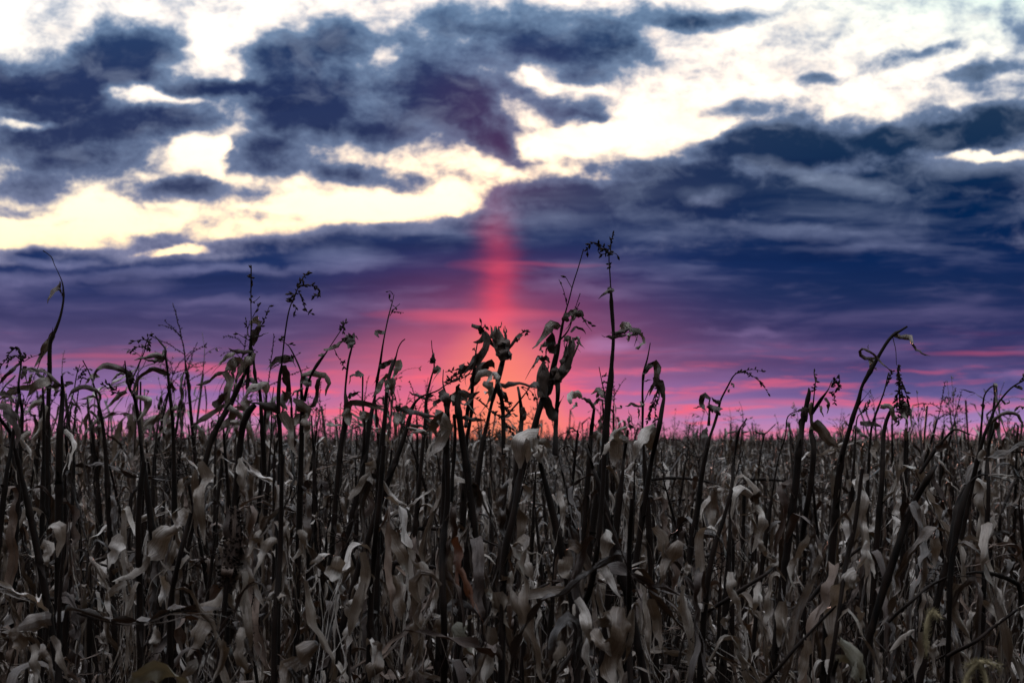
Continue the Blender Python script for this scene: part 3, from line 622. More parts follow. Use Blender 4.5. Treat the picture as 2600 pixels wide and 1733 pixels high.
hero('corn stalk topped by a dark cup shaped tuft of broken husk, left of centre', 5.9,
 [(3, [(10,1500,42),(40,1150,40),(62,1000,38),(75,850,34),(65,765,16),(80,600,18),(95,520,15),(110,460,12)]), (3, [(175,1300,36),(200,1050,20),(185,830,13),(180,655,13)], 'up')],
 [(3, [(110,478),(118,430),(128,378)], 62, .1), (3, [(50,425),(85,412),(125,402),(158,425)], 34, .15), (3, [(110,470),(95,420),(92,380)], 40, .1), (3, [(180,662),(150,642),(112,655),(92,715)], 34, .2), (3, [(90,812),(130,780),(172,768)], 24, .15),
  (3, [(60,868),(140,842),(220,852),(330,862)], 36, .3), (3, [(160,835),(230,870),(320,888),(366,942)], 14, .75), (3, [(100,880),(90,950),(120,1020)], 60, .35), (3, [(-60,985),(0,990),(50,992)], 22, .8), (3, [(210,900),(200,960),(215,1040)], 40, .6), (3, [(180,900),(190,960)], 40, .4)], low=4)
hero('tall bare corn stalk with a sparse twiggy tassel and one small leaf flag', 5.9,
 [(3, [(140,1500,46),(195,1250,42),(225,1000,38),(245,880,32),(265,780,18),(280,680,22),(300,590,22),(318,480,15),(335,380,11),(355,270,11),(375,180,8),(388,118,5)])],
 [(3, [(334,378),(305,374),(270,385),(296,408)], 24, .15), (3, [(298,602),(340,585),(392,558)], 32, .2)],
 [(3, [(362,262),(398,212),(430,183)], 5, .1), (3, [(388,240),(420,240),(458,244)], 5, .15), (3, [(375,170),(360,150),(362,132)], 5, .3), (3, [(388,125),(372,105),(358,108)], 5, .4), (3, [(382,195),(405,210)], 4, .2)], low=4)
hero('curved bare tipped corn stalk with a pale folded leaf, near the one with leaf flag', 5.2,
 [(3, [(288,1580,60),(300,1250,54),(320,1050,40),(335,900,32),(345,750,26),(360,650,28),(380,580,34),(397,540,14),(415,480,9),(440,440,9),(466,420,8)])],
 [(3, [(428,560),(410,630),(382,682)], 36, .75), (3, [(355,645),(312,700),(280,760),(248,808)], 24, .4), (3, [(372,680),(390,735),(372,795)], 50, .6), (3, [(360,690),(340,720),(350,770)], 34, .7), (3, [(420,560),(432,640)], 6, .2),
  (3, [(312,1360),(370,1440),(440,1500),(500,1542)], 22, .9), (3, [(488,1532),(560,1470),(655,1408)], 24, .85), (3, [(245,1225),(240,1290),(250,1380)], 64, .9), (3, [(100,1480),(160,1400),(235,1290)], 34, .7)], low=4)
hero('corn stalk with a bud shaped husk just under its short bare tip', 6.3,
 [(3, [(555,1480,34),(585,1150,28),(603,950,25),(608,830,23),(625,740,15),(645,660,13),(660,600,11),(652,520,9),(645,480,6),(642,428,6)])],
 [(3, [(655,585),(650,550),(656,506)], 30, .1), (3, [(660,645),(692,612),(680,655)], 32, .4), (3, [(608,822),(560,798),(495,765)], 20, .15), (3, [(602,805),(650,790),(672,800)], 20, .15), (3, [(500,990),(560,998),(632,1000)], 26, .3)], low=5)
hero('bent corn stalk running low to the right into a bristly tassel', 5.5,
 [(3, [(340,1400,52),(430,1160,42),(490,980,30),(520,862,24),(580,800,15),(680,765,11),(740,722,9),(800,685,7),(860,650,6)])],
 [(3, [(480,860),(468,910),(450,978)], 30, .6), (3, [(425,905),(402,975),(408,1022)], 38, .65), (3, [(480,1010),(540,1010),(600,1030),(490,1050)], 40, .6), (3, [(395,870),(430,890),(470,860)], 20, .2)],
 [(3, [(745,715),(800,680),(870,620),(905,580)], 6, 1.3), (3, [(760,700),(790,660),(850,640)], 6, 1.3), (3, [(735,638),(785,628),(840,616)], 4, .8), (3, [(770,710),(830,690),(900,650)], 6, 1.2), (3, [(750,710),(760,680),(820,650)], 5, 1.2)], low=4)
hero('corn stalk with a needle thin tip and a large pale torn leaf hanging before it', 4.9,
 [(3, [(722,1540,52),(735,1200,50),(745,1000,44),(742,850,36),(728,760,18),(715,700,9),(717,618,6)])],
 [(3, [(660,905),(715,945),(742,1020),(690,1130),(606,1225)], 62, .9), (3, [(400,868),(480,900),(600,922),(720,938)], 34, .15), (3, [(700,760),(740,830),(745,920)], 56, .3), (3, [(720,770),(690,830),(650,862)], 32, .3), (3, [(640,1030),(680,960),(720,900)], 40, .4), (3, [(790,935),(850,945),(920,950)], 24, .15), (3, [(730,1030),(680,1050)], 60, .7)], low=5)
hero('stout corn stalk with a dark leafy knot at its head, left of the glow', 4.9,
 [(3, [(915,1580,60),(880,1300,54),(850,1100,48),(830,950,42),(815,850,42),(822,780,34)]), (3, [(770,1500,32),(790,1200,28),(800,1050,24),(795,920,24)], 'up')],
 [(3, [(812,860),(795,780),(822,712)], 60, .1), (3, [(800,800),(850,780),(900,790),(960,775)], 40, .15), (3, [(790,830),(840,800),(880,830)], 46, .65), (3, [(830,850),(880,840),(920,810)], 40, .2), (3, [(850,940),(920,950),(1000,955)], 24, .15)],
 [(3, [(900,790),(960,830),(1030,890),(1100,940),(1170,1010)], 5, .7), (3, [(905,1035),(950,1010),(985,1005)], 8, 0)], low=5)
hero('corn plant by the glow with a crumpled leafy top and twigs sticking up', 5.3,
 [(3, [(865,1250,30),(875,1080,26),(905,920,24),(915,700,26),(930,600,22),(938,500,12),(948,440,9)]), (3, [(905,800,30),(880,900,30),(870,1000,24)], 'up')],
 [(3, [(908,328),(955,345),(990,385),(962,440),(915,440)], 30, .15), (3, [(985,375),(1005,440),(965,540),(895,625)], 44, .2), (3, [(1020,480),(970,530),(900,600),(860,640)], 36, .15), (3, [(1005,395),(1040,440),(1060,480)], 34, .1), (3, [(1000,560),(960,620),(920,700),(880,760)], 50, .3), (3, [(940,500),(925,488),(912,488)], 8, .1), (3, [(1040,600),(1010,590),(970,640)], 60, .2), (3, [(880,600),(840,620),(820,650)], 34, .2)],
 [(3, [(972,340),(973,315),(972,295)], 3, .2), (3, [(985,350),(998,318)], 3, .2), (3, [(958,380),(985,345),(1010,335)], 5, .8)], low=4)
hero('corn plant before the sunset glow with one upright dark brown pointed ear', 5.0,
 [(3, [(935,1450,48),(975,1150,38),(1010,980,25),(1045,830,22),(1078,720,30),(1100,620,40),(1118,545,34)]), (4, [(45,960,36),(80,845,34),(105,800,24),(135,765,24),(165,715,22),(185,700,9),(222,680,8)], 'up'), (4, [(75,1500,34),(70,1200,30),(48,1080,28),(30,980,28)], 'up')],
 [(3, [(1085,352),(1100,325),(1112,300)], 14, .1), (3, [(930,700),(985,645),(1030,650),(1010,700)], 44, .8), (3, [(1052,645),(1078,670),(1068,715)], 48, .75), (3, [(978,718),(1032,735),(1052,790),(1010,835)], 52, .85), (4, [(45,1035),(120,1045),(180,1030),(260,1050),(312,1062)], 30, .15),
  (4, [(165,720),(195,700),(180,735)], 22, .2), (4, [(180,735),(150,760)], 14, .3), (3, [(1080,760),(1130,800),(1160,860)], 44, .25), (4, [(250,1045),(290,1030),(312,1060)], 40, .2)],
 [(4, [(190,1052),(225,1080),(242,1130)], 4, .3), (4, [(205,690),(220,680),(232,690)], 4, .8), (4, [(200,1048),(255,1080),(280,1120)], 4, .3)], [(3, [(1128,560),(1108,490),(1085,420),(1062,335)], 88)], low=4)
hero('corn stalk with an angled elbow branch just right of the sunset glow', 6.0,
 [(4, [(180,1420,38),(195,1250,30),(182,1120,22),(170,1050,18)]), (4, [(60,1270,14),(130,1200,14),(190,1130,12),(240,1065,8)], 'up')],
 [(4, [(190,1180),(215,1230),(200,1290)], 30, .25), (4, [(60,1260),(120,1230),(170,1240)], 22, .2)],
 [(4, [(0,1215),(60,1262),(110,1320),(162,1392)], 5, .9), (4, [(40,1160),(90,1140),(130,1170),(90,1190)], 3, .8), (4, [(40,1180),(80,1200),(120,1210)], 3, .8)], low=4)
hero('tall leaning corn plant with a long thin spike and dark husks bunched below it', 5.2,
 [(4, [(240,1450,46),(300,1240,44),(340,1120,46),(380,1060,50),(402,940,46),(430,820,40),(447,740,22),(465,640,20),(490,540,12),(510,470,10),(535,370,9),(570,260,8),(605,138,7)]), (4, [(440,745,14),(490,695,13),(520,640,8),(545,545,6),(582,432,6)], 'up'), (4, [(415,1500,44),(425,1250,34),(432,1100,34),(432,1010,40)], 'up')],
 [(4, [(442,655),(412,628),(352,700),(272,795)], 46, .35), (4, [(470,620),(520,555),(548,540)], 44, .2), (4, [(530,540),(545,580),(520,620)], 46, .65), (4, [(545,562),(585,575),(608,602)], 42, .15), (4, [(520,690),(555,652),(595,665),(625,697)], 13, .2),
  (4, [(350,888),(305,850),(270,928)], 32, .3), (4, [(330,842),(300,870),(280,920)], 20, .35), (4, [(335,870),(360,860),(378,895)], 30, .2), (4, [(400,832),(390,745),(402,692)], 50, .15), (4, [(378,762),(345,770),(318,790)], 28, .4), (4, [(530,725),(565,715),(580,755),(612,792)], 24, .4), (4, [(568,750),(565,790)], 16, .6), (4, [(370,770),(356,820),(376,872)], 10, .2), (4, [(325,790),(335,830)], 16, .2),
  (4, [(330,1100),(370,1180),(432,1290)], 56, .1), (4, [(400,1020),(350,1040),(315,1035)], 20, .1), (4, [(460,1005),(420,1010),(380,1030)], 28, .35), (4, [(420,930),(400,980),(380,1010)], 50, .3), (4, [(480,740),(510,730),(535,745)], 36, .35)],
 [(4, [(497,502),(472,410),(442,336)], 5, .15), (4, [(528,396),(510,360),(488,321)], 5, .15), (4, [(552,540),(566,520),(577,500)], 5, .4), (4, [(618,603),(638,620),(658,642)], 3, .9)],
 [(4, [(432,1000),(478,930),(512,830),(540,722)], 70), (4, [(335,1120),(330,990),(345,885)], 76)], low=4)
hero('tallest corn plant, straight, with one leafy joint and a tassel curling left on top', 5.1,
 [(4, [(722,1600,54),(740,1480,50),(755,1300,42),(772,1100,44),(785,990,42),(790,900,26),(800,780,25),(802,690,23),(797,600,29),(790,500,27),(788,425,20),(786,388,10),(782,300,10),(776,200,9),(780,150,9)])],
 [(4, [(808,402),(765,410),(735,440),(702,466)], 26, .25), (4, [(770,390),(795,400),(760,408)], 24, .2), (4, [(800,682),(860,685),(905,670),(920,690)], 34, .15), (4, [(850,665),(898,638),(935,690)], 44, .65), (4, [(925,690),(970,690),(992,705)], 40, .15), (4, [(990,690),(1000,740),(965,790),(945,798)], 18, .7), (4, [(910,690),(905,750)], 24, .8), (4, [(892,703),(800,722),(728,712)], 19, .3)],
 [(4, [(784,175),(788,110),(799,42)], 9, 1.9), (4, [(782,168),(742,130),(700,105),(660,98),(635,125),(632,157)], 5, .9), (4, [(776,162),(725,170),(702,150),(705,125)], 5, .9), (4, [(785,165),(820,168),(846,200)], 4, .3), (4, [(775,235),(772,260)], 4, 1), (4, [(780,165),(755,150),(730,130)], 6, 1)], low=5)
hero('thin corn stick with a few side twigs leaning on the tallest plant, left of it', 5.6,
 [(4, [(752,1400,14),(746,1130,11),(726,1020,8),(707,918,6)])], [(4, [(745,1112),(712,1070),(655,1095)], 38, .65), (4, [(700,1080),(690,1125)], 30, .6)], [(4, [(728,978),(752,972),(775,976)], 3, .4), (4, [(740,1020),(762,1016)], 3, .3)], low=4)
hero('Y shaped corn stalk, pale leaf drooping from its left arm, beside the tallest plant', 6.2,
 [(4, [(648,1480,34),(662,1300,26),(675,1190,18)])],
 [(4, [(672,1190),(640,1148),(588,1122)], 30, .2), (4, [(590,1120),(560,1092),(528,1112),(512,1165)], 56, .9), (4, [(680,1172),(705,1132),(746,1145)], 22, .2), (4, [(665,1360),(700,1375),(725,1400)], 46, .45), (4, [(560,1150),(545,1180),(520,1205)], 18, .7)], low=4)
hero('corn stalk with a wavy bare tip and a leaf folded into a sharp hook', 5.7,
 [(4, [(1010,1500,26),(1000,1340,17),(1000,1180,21),(998,1080,17),(1005,960,20),(1030,860,12),(1048,758,7)])],
 [(4, [(1008,962),(1038,915),(1075,878)], 28, .15), (4, [(1072,880),(1105,925),(1085,1000),(1045,1105)], 44, .5), (4, [(992,1178),(940,1165),(882,1178)], 22, .3), (4, [(970,1180),(975,1225),(972,1272)], 15, .2), (4, [(1000,1008),(1060,1005)], 8, .2), (4, [(985,1150),(1010,1170),(990,1190)], 24, .8), (4, [(860,1188),(850,1175)], 10, .2)], low=4)
hero('corn stalk with a thick grainy tassel hanging head down, beside the hooked leaf', 5.5,
 [(4, [(1060,1560,36),(1090,1380,34),(1118,1220,34),(1138,1120,22),(1140,1055,10)])],
 [(4, [(1080,985),(1108,1050),(1132,1130)], 46, .15), (4, [(1100,900),(1108,960),(1100,1030)], 24, .2), (4, [(1080,1310),(1012,1350),(970,1420),(934,1545)], 66, .95), (4, [(1075,1320),(1050,1400),(1060,1480)], 50, .7)],
 [(4, [(1110,1040),(1088,1100),(1062,1180),(1035,1275)], 6, 1.8), (4, [(1100,1130),(1082,1200),(1080,1310)], 6, 1.6), (4, [(1105,1080),(1070,1130),(1050,1190)], 5, 1.5)], low=4)
hero('short corn stalk in front with a big pale leaf draped over it like cloth', 4.7,
 [(4, [(330,1600,30),(300,1480,22),(285,1390,14)])],
 [(4, [(300,1368),(220,1372),(180,1420),(178,1490),(190,1600)], 84, .95), (4, [(290,1385),(240,1450),(235,1560)], 66, .85), (4, [(295,1395),(350,1430),(395,1450)], 42, .6), (4, [(290,1400),(300,1480),(325,1560)], 54, .7), (4, [(120,1420),(80,1475),(110,1478)], 20, .7)], low=4)
hero('corn stalk with two pale leaves hanging from its stub in front of the tallest plant', 4.8,
 [(4, [(870,1600,26),(885,1480,24),(902,1335,22)])],
 [(4, [(905,1320),(850,1315),(800,1385),(765,1450),(708,1528)], 56, .9), (4, [(830,1345),(822,1430),(812,1580)], 64, .8), (4, [(900,1400),(870,1390),(840,1345)], 40, .7), (4, [(945,1360),(905,1198)], 6, .2), (4, [(930,1330),(900,1290),(905,1240)], 30, .15)], low=4)
hero('broken slanting corn stub with a pale cut side, left of the two pale hanging leaves', 4.6, [(4, [(690,1640,30),(662,1560,26),(628,1455,22)])], low=5)
hero('corn plant with a stem bowing right into a long trailing two strand tassel', 6.6,
 [(5, [(140,1560,46),(190,1250,38),(215,1050,33),(248,880,32),(270,800,20),(300,720,22),(325,640,22),(345,560,15),(380,480,13),(410,410,10),(435,385,8)]), (5, [(262,730,26),(270,620,14),(268,545,11)], 'up')],
 [(5, [(345,572),(305,572),(275,545)], 24, .2), (5, [(268,555),(225,528),(208,575),(228,632)], 28, .2), (5, [(335,640),(290,618),(245,605)], 36, .2), (5, [(410,455),(428,478)], 22, .2), (5, [(385,505),(402,490)], 16, .2), (5, [(250,870),(230,800),(245,740)], 40, .25), (5, [(210,600),(180,610),(155,620)], 8, .3)],
 [(5, [(435,385),(500,368),(560,360),(610,373)], 6, .6), (5, [(440,386),(505,380),(570,412),(620,465),(654,518)], 6, .6)], low=5)
hero('distant corn stalk with a curled snake like tip, under the bowing trailing tassel', 9.0,
 [(5, [(415,1300,22),(425,1050,14),(436,900,14),(450,800,24),(470,740,12),(495,712,11),(514,684,12)])], [(5, [(470,770),(520,770),(552,740)], 14, .2), (5, [(450,760),(400,780),(370,790)], 12, .2), (5, [(450,820),(430,880),(440,940)], 30, .3)], low=5)
hero('small Y topped corn stalk in the low skyline right of centre', 9.5,
 [(5, [(570,1250,20),(592,960,14),(622,800,12),(645,775,9),(702,722,7)])], [(5, [(635,785),(595,780),(562,758)], 16, .2)], low=5)
hero('thick corn plant wrapped in husk with a spiky tassel and a second tassel nodding right', 5.8,
 [(5, [(770,1560,60),(800,1330,58),(830,1100,56),(850,880,52),(870,800,40),(882,720,40),(905,620,38),(930,505,28),(926,480,8)]), (5, [(890,1500,40),(910,1280,44),(937,1100,44),(955,880,46),(948,760,34)], 'up'), (5, [(945,660,16),(958,500,8),(966,373,5)], 'up'), (5, [(950,650,28),(1000,565,26),(1040,500,10),(1090,430,7)], 'up')],
 [(5, [(945,575),(935,650),(945,740),(930,860)], 34, .75), (5, [(1030,545),(1055,590),(1050,655)], 18, .4), (5, [(1000,590),(1004,640),(1022,672)], 14, .3), (5, [(960,722),(1010,752),(1055,825),(1120,875)], 52, .35), (5, [(905,610),(890,680),(880,760)], 44, .2), (5, [(880,620),(850,640)], 14, .2)],
 [(5, [(958,500),(962,440),(967,375)], 6, .9), (5, [(1085,435),(1110,415),(1130,430)], 6, 1.3), (5, [(1070,475),(1105,450),(1112,482)], 6, 1.2), (5, [(1050,512),(1085,515),(1098,580)], 6, 1.2), (5, [(1090,440),(1112,460),(1108,500)], 5, 1.0)], low=4)
hero('thin arched corn stem bowing over toward the thick husked plant', 7.0, [(5, [(690,1200,16),(730,950,9),(770,800,10),(780,700,9),(800,660,8),(850,635,8),(882,632,6)])], [(5, [(800,660),(830,655),(815,670)], 14, .2)], low=4)
hero('pale crumpled corn leaves bunched on a short stalk in the middle ground right of centre', 4.9,
 [(5, [(395,1560,30),(410,1300,22),(420,1120,12),(428,950,9)])],
 [(5, [(555,1185),(490,1155),(440,1205),(410,1350)], 66, .95), (5, [(320,1165),(345,1155),(400,1160)], 30, .85), (5, [(405,1150),(375,1115),(365,1130)], 36, .9), (5, [(575,1258),(622,1320),(610,1420),(555,1570)], 54, 1.0), (5, [(300,1170),(285,1280),(290,1450)], 44, .5), (5, [(560,1310),(500,1320),(450,1325)], 12, .6), (5, [(610,1175),(560,1200),(540,1240)], 40, .1), (5, [(270,1200),(210,1300),(215,1420)], 26, .7)], low=3)
hero('big snapped corn stalk with one leaf looped round it and a tassel dangling straight down', 5.1,
 [(6, [(-75,1350,60),(-58,1150,56),(-32,930,46),(10,770,34),(35,670,34),(70,570,34),(90,480,22),(120,420,30),(160,350,30),(210,260,24),(260,180,24),(305,130,22),(350,105,17),(398,75,14)])],
 [(6, [(205,282),(160,292),(112,282),(94,250),(115,226),(168,245),(208,292),(250,340),(308,382)], 19, .3), (6, [(178,285),(158,320),(168,352)], 38, .5), (6, [(145,225),(142,200)], 10, .2), (6, [(308,132),(355,145),(408,150),(435,188)], 32, .35), (6, [(428,178),(462,222),(505,252),(552,269)], 13, .25), (6, [(180,350),(200,360)], 10, .3),
  (6, [(-40,980),(-60,1000),(-70,1100),(-95,1300)], 44, .95), (6, [(140,1075),(95,1085),(80,1145),(108,1210)], 44, .9), (6, [(80,1130),(110,1230),(90,1350),(50,1500)], 62, .7)],
 [(6, [(309,140),(322,230),(335,330)], 5, 0), (6, [(335,330),(340,430),(348,600),(352,720)], 7, 1.3), (6, [(340,335),(358,430),(385,510),(410,580),(422,645)], 6, 1.3), (6, [(345,440),(372,560),(370,600)], 6, 1.2), (6, [(338,350),(345,480),(335,560)], 5, 1.2)], low=4)
hero('thin corn stem with a knobbly flower spike, between the snapped stalk and its dangling tassel', 5.9,
 [(6, [(140,1100,24),(160,780,18),(185,680,18),(215,600,14),(245,520,11),(275,430,11),(295,378,11)])], [(6, [(225,602),(290,604),(305,690)], 30, .4), (6, [(80,712),(150,714),(235,742)], 30, .2)], [(6, [(262,470),(280,420),(298,372)], 10, 1.3)], low=4)
hero('short corn stem with a small brush tip, right against the snapped stalk', 6.6, [(6, [(60,1000,22),(85,700,11),(110,640,7),(135,578,8)])], [(6, [(60,740),(100,790),(140,830)], 24, .3)], [(6, [(112,640),(125,605),(140,572)], 9, 1.4)], low=4)
hero('corn plant with a drooping pale husk below the dangling tassel', 5.5,
 [(6, [(215,1120,40),(248,780,32),(285,655,28),(330,580,15)])],
 [(6, [(310,610),(335,690),(320,720)], 34, .85), (6, [(355,640),(400,690),(400,780)], 22, .6), (6, [(320,600),(360,580)], 28, .3), (6, [(240,1060),(270,1045),(305,1095)], 44, .95), (6, [(200,840),(180,900),(200,960)], 34, .6)], (), [(6, [(368,575),(382,620),(400,690)], 60)], low=4)
hero('corn stem bent into a narrow upside down hook near the right border', 6.8,
 [(6, [(880,1100,30),(880,860,25),(885,700,16),(890,600,16),(900,530,12),(935,482,12),(968,468,11),(986,492,8),(990,562,5)])], [(6, [(890,590),(912,602),(900,640)], 22, .4)], low=4)
hero('long corn stem leaning right with a tassel bent down at the right border', 5.8,
 [(6, [(800,1300,44),(850,1050,36),(900,820,28),(940,720,22),(985,620,18),(1040,540,14),(1100,475,12),(1180,428,9)])], [(6, [(1118,468),(1150,478),(1182,505)], 18, .2), (6, [(1028,560),(1050,588),(1076,580),(1070,552)], 13, .2), (6, [(890,890),(890,960),(900,1010)], 38, .7)], [(6, [(1150,440),(1180,400),(1200,420)], 6, 1)], low=4)
hero('corn plant whose leaf arches right in a wide bow at the right border', 6.1,
 [(6, [(930,1200,30),(950,900,24),(985,760,16),(1000,690,12)])], [(6, [(955,720),(1015,662),(1080,636),(1140,660),(1178,745)], 22, .3), (6, [(1118,635),(1150,612),(1190,618)], 15, .2), (6, [(990,700),(1010,760),(1000,820)], 34, .25), (6, [(1130,780),(1110,860),(1090,940)], 20, .2)], low=4)
hero('corn stalk leaning far right, its bare top folded down, just under the skyline', 5.0,
 [(6, [(330,1560,56),(430,1290,48),(545,1060,42),(600,1000,22)]), (6, [(490,1050,28),(600,890,32),(660,820,20),(715,757,15),(755,765,13),(800,792,12)], 'up')],
 [(6, [(600,885),(655,868),(725,925)], 38, .25), (6, [(612,955),(650,1000),(690,1060)], 18, .85), (6, [(655,1080),(720,1140),(770,1190)], 12, .6), (6, [(560,1070),(610,1150),(665,1270)], 26, .2)], low=4)
hero('dark corn stalk arching over to a long pale horizontal straw at the right', 4.8,
 [(6, [(680,1580,60),(740,1350,66),(790,1200,40),(860,1100,24),(920,1060,13),(1040,1062,9),(1180,1075,7)])], [(6, [(940,1060),(1060,1060),(1180,1078)], 10, .9), (6, [(985,1090),(1040,1130),(1085,1170)], 12, .6)], low=4)
# ---- foreground plants below the skyline
hero('short corn plant with a long dark scaly upright ear above pale leaves, left foreground', 4.3,
 [('D', [(1480,1900,60),(1560,1000,40),(1600,600,28),(1615,400,16)])],
 [('D', [(1650,610),(1690,690),(1728,752)], 60, .8), ('D', [(1550,900),(1420,1110),(1290,1390)], 120, .55), ('D', [(1400,1400),(1310,1470),(1230,1555)], 60, .7), ('D', [(1670,720),(1720,850),(1810,1040)], 56, .75), ('D', [(1560,960),(1620,1060),(1650,1110)], 44, .8), ('D', [(1600,450),(1540,600),(1510,760)], 70, .35), ('D', [(1680,800),(1680,1000),(1700,1140),(1720,1330)], 50, .6), ('D', [(1640,640),(1620,800),(1580,950)], 90, .5)],
 (), [('D', [(1550,910),(1570,760),(1605,580),(1618,350)], 125, 1)], low=3)
hero('corn plant with a pale stepped leaf slanting down left across its dark stalk, left foreground', 4.5,
 [('D', [(960,1700,56),(955,1200,52),(955,700,50),(970,300,44),(1000,50,40)])],
 [('D', [(1310,392),(1240,470),(1210,500)], 90, .85), ('D', [(1215,500),(1120,580),(1060,640),(1000,720)], 100, .8), ('D', [(1010,700),(930,810),(850,840),(770,870)], 56, .9), ('D', [(1210,540),(1240,640),(1300,680)], 24, .6), ('D', [(1290,690),(1220,770),(1150,780),(1100,720)], 30, .6), ('D', [(870,880),(780,920),(720,990),(770,1140)], 40, .7)], low=4)
hero('broad olive leaf curling over at the foot of the view, left foreground', 3.5,
 [('D', [(1300,1900,60),(1290,1700,50),(1270,1600,36)])], [('D', [(1240,1590),(1150,1470),(1050,1465),(960,1500),(900,1590)], 110, .5, 'olive')], low=2)
hero('corn plant with a straight pale leaf pointing up and a square torn end, left foreground', 4.2,
 [('D', [(1180,1800,60),(1160,1100,46),(1240,700,40),(1310,400,34)])], [('D', [(1380,50),(1370,300),(1390,500),(1400,620)], 84, .55), ('D', [(1340,100),(1350,350),(1340,540)], 40, .4), ('D', [(820,560),(790,650),(740,780)], 70, .75), ('D', [(1170,1080),(1220,1080),(1270,1075)], 60, .65), ('D', [(1110,830),(1120,930),(1100,1050)], 54, .75), ('D', [(1060,1190),(1060,1290),(1050,1350)], 70, .55), ('D', [(620,700),(680,800),(700,900)], 60, .6)], low=3)
hero('corn plant with a flat pointed leaf reaching left, low in the left foreground', 3.9,
 [('D', [(390,1800,60),(385,1400,44),(400,1000,30),(430,560,20)])], [('D', [(345,1130),(220,1140),(100,1195)], 86, .4), ('D', [(210,1310),(235,1430),(250,1600)], 76, .6), ('D', [(280,1300),(330,1420),(360,1560)], 40, .4), ('D', [(290,600),(330,660),(300,760)], 70, .6), ('D', [(60,1240),(110,1230),(150,1340)], 90, .4), ('D', [(350,470),(400,480),(420,600),(390,700)], 66, .6), ('D', [(360,1250),(430,1400),(480,1560)], 50, .6)], low=3)
hero('corn plant with a big drooping leaf and an angular folded leaf, foreground left of centre', 3.9,
 [('D', [(1890,1800,60),(1885,1300,48),(1900,900,44),(1915,500,40),(1930,0,34)])], [('D', [(2170,1320),(2080,1400),(1990,1490),(1930,1600)], 110, .45), ('D', [(1920,1000),(1880,950),(1820,1010)], 60, .6), ('D', [(1880,560),(1810,700),(1745,830)], 60, .6), ('D', [(1800,540),(1740,600),(1700,700)], 44, .6), ('D', [(2060,520),(2080,640),(2000,720)], 80, .7), ('D', [(2330,700),(2300,780),(2290,870)], 90, .85), ('D', [(2240,680),(2180,720),(2130,750)], 50, .8), ('D', [(2100,870),(2150,1150),(2290,1400),(2260,1540)], 56, .45), ('D', [(1550,1250),(1530,1400),(1460,1560)], 60, .6), ('D', [(1660,1190),(1640,1350),(1700,1500)], 50, .7)], low=3)
hero('corn plant with an orange brown leaf sheath in the centre foreground', 4.1,
 [('E', [(700,1900,66),(715,1200,52),(700,700,50),(735,300,44),(730,0,40)])], [('E', [(785,560),(790,700),(790,860),(820,1000)], 56, .35, 'orange'), ('E', [(830,780),(870,920),(915,1060)], 44, .25, 'orange'), ('E', [(730,1060),(800,1010),(880,1040),(980,1140)], 44, .05), ('E', [(780,1170),(850,1260),(900,1360)], 100, .45, 'olive'), ('E', [(700,720),(690,880),(640,1020),(570,1190)], 46, .7), ('E', [(720,1120),(700,1180),(650,1240)], 80, .6), ('E', [(630,1105),(690,1105),(730,1130)], 24, .7)], low=3)
hero('corn plant with a pale blunt cut leaf and a long hanging blade, centre foreground', 4.2,
 [('E', [(1100,1900,60),(1110,1100,52),(1125,700,60),(1190,400,50),(1240,100,40)])], [('E', [(1150,830),(1140,880),(1130,950)], 90, .7), ('E', [(1080,940),(1120,1080),(1160,1200),(1190,1340)], 100, .6), ('E', [(1190,620),(1240,720),(1320,860)], 50, .6), ('E', [(1190,650),(1300,670),(1400,690)], 12, .8), ('E', [(1000,920),(1040,960),(1060,1100)], 70, .5), ('E', [(1030,1190),(1010,1400),(990,1560)], 70, .55), ('E', [(1160,900),(1210,1050),(1300,1330)], 60, .5)], low=3)
hero('corn plant with wide pointed blades hanging side by side, foreground just left of centre', 4.3,
 [('E', [(180,1900,60),(200,1000,50),(230,650,46),(270,300,42),(300,-60,36)])], [('E', [(285,465),(350,570),(410,680),(470,835)], 70, .6), ('E', [(155,670),(180,820),(120,1030),(60,1250)], 62, .6), ('E', [(380,830),(400,1000),(420,1150)], 110, .45), ('E', [(550,740),(570,860),(540,1060)], 80, .6), ('E', [(480,700),(560,830),(620,950)], 24, .75), ('E', [(280,1290),(240,1400),(200,1560)], 90, .45), ('E', [(530,1490),(650,1530),(750,1560)], 34, .6), ('E', [(500,1100),(530,1250),(560,1400)], 90, .45), ('E', [(10,960),(60,1050)], 60, .45)], low=3)
hero('corn plant with a pale zigzag hanging leaf, foreground right of centre', 4.2,
 [('E', [(1620,1900,56),(1640,1200,40),(1720,900,50),(1780,450,44),(1810,0,38)])], [('E', [(1760,730),(1830,830),(1870,890),(1920,980)], 46, .85), ('E', [(1800,730),(1860,850)], 30, .85), ('E', [(1850,520),(1830,620),(1810,740)], 80, .8), ('E', [(1620,990),(1660,1060),(1690,1180),(1710,1290)], 60, .75), ('E', [(1700,1240),(1680,1380),(1740,1530)], 50, .75), ('E', [(1830,1080),(1850,1140),(1740,1150)], 80, .45), ('E', [(1500,1280),(1470,1400),(1440,1520)], 90, .45), ('E', [(1500,250),(1530,400),(1520,560)], 34, .7), ('E', [(1560,700),(1540,800),(1560,860)], 80, .5)], low=3)
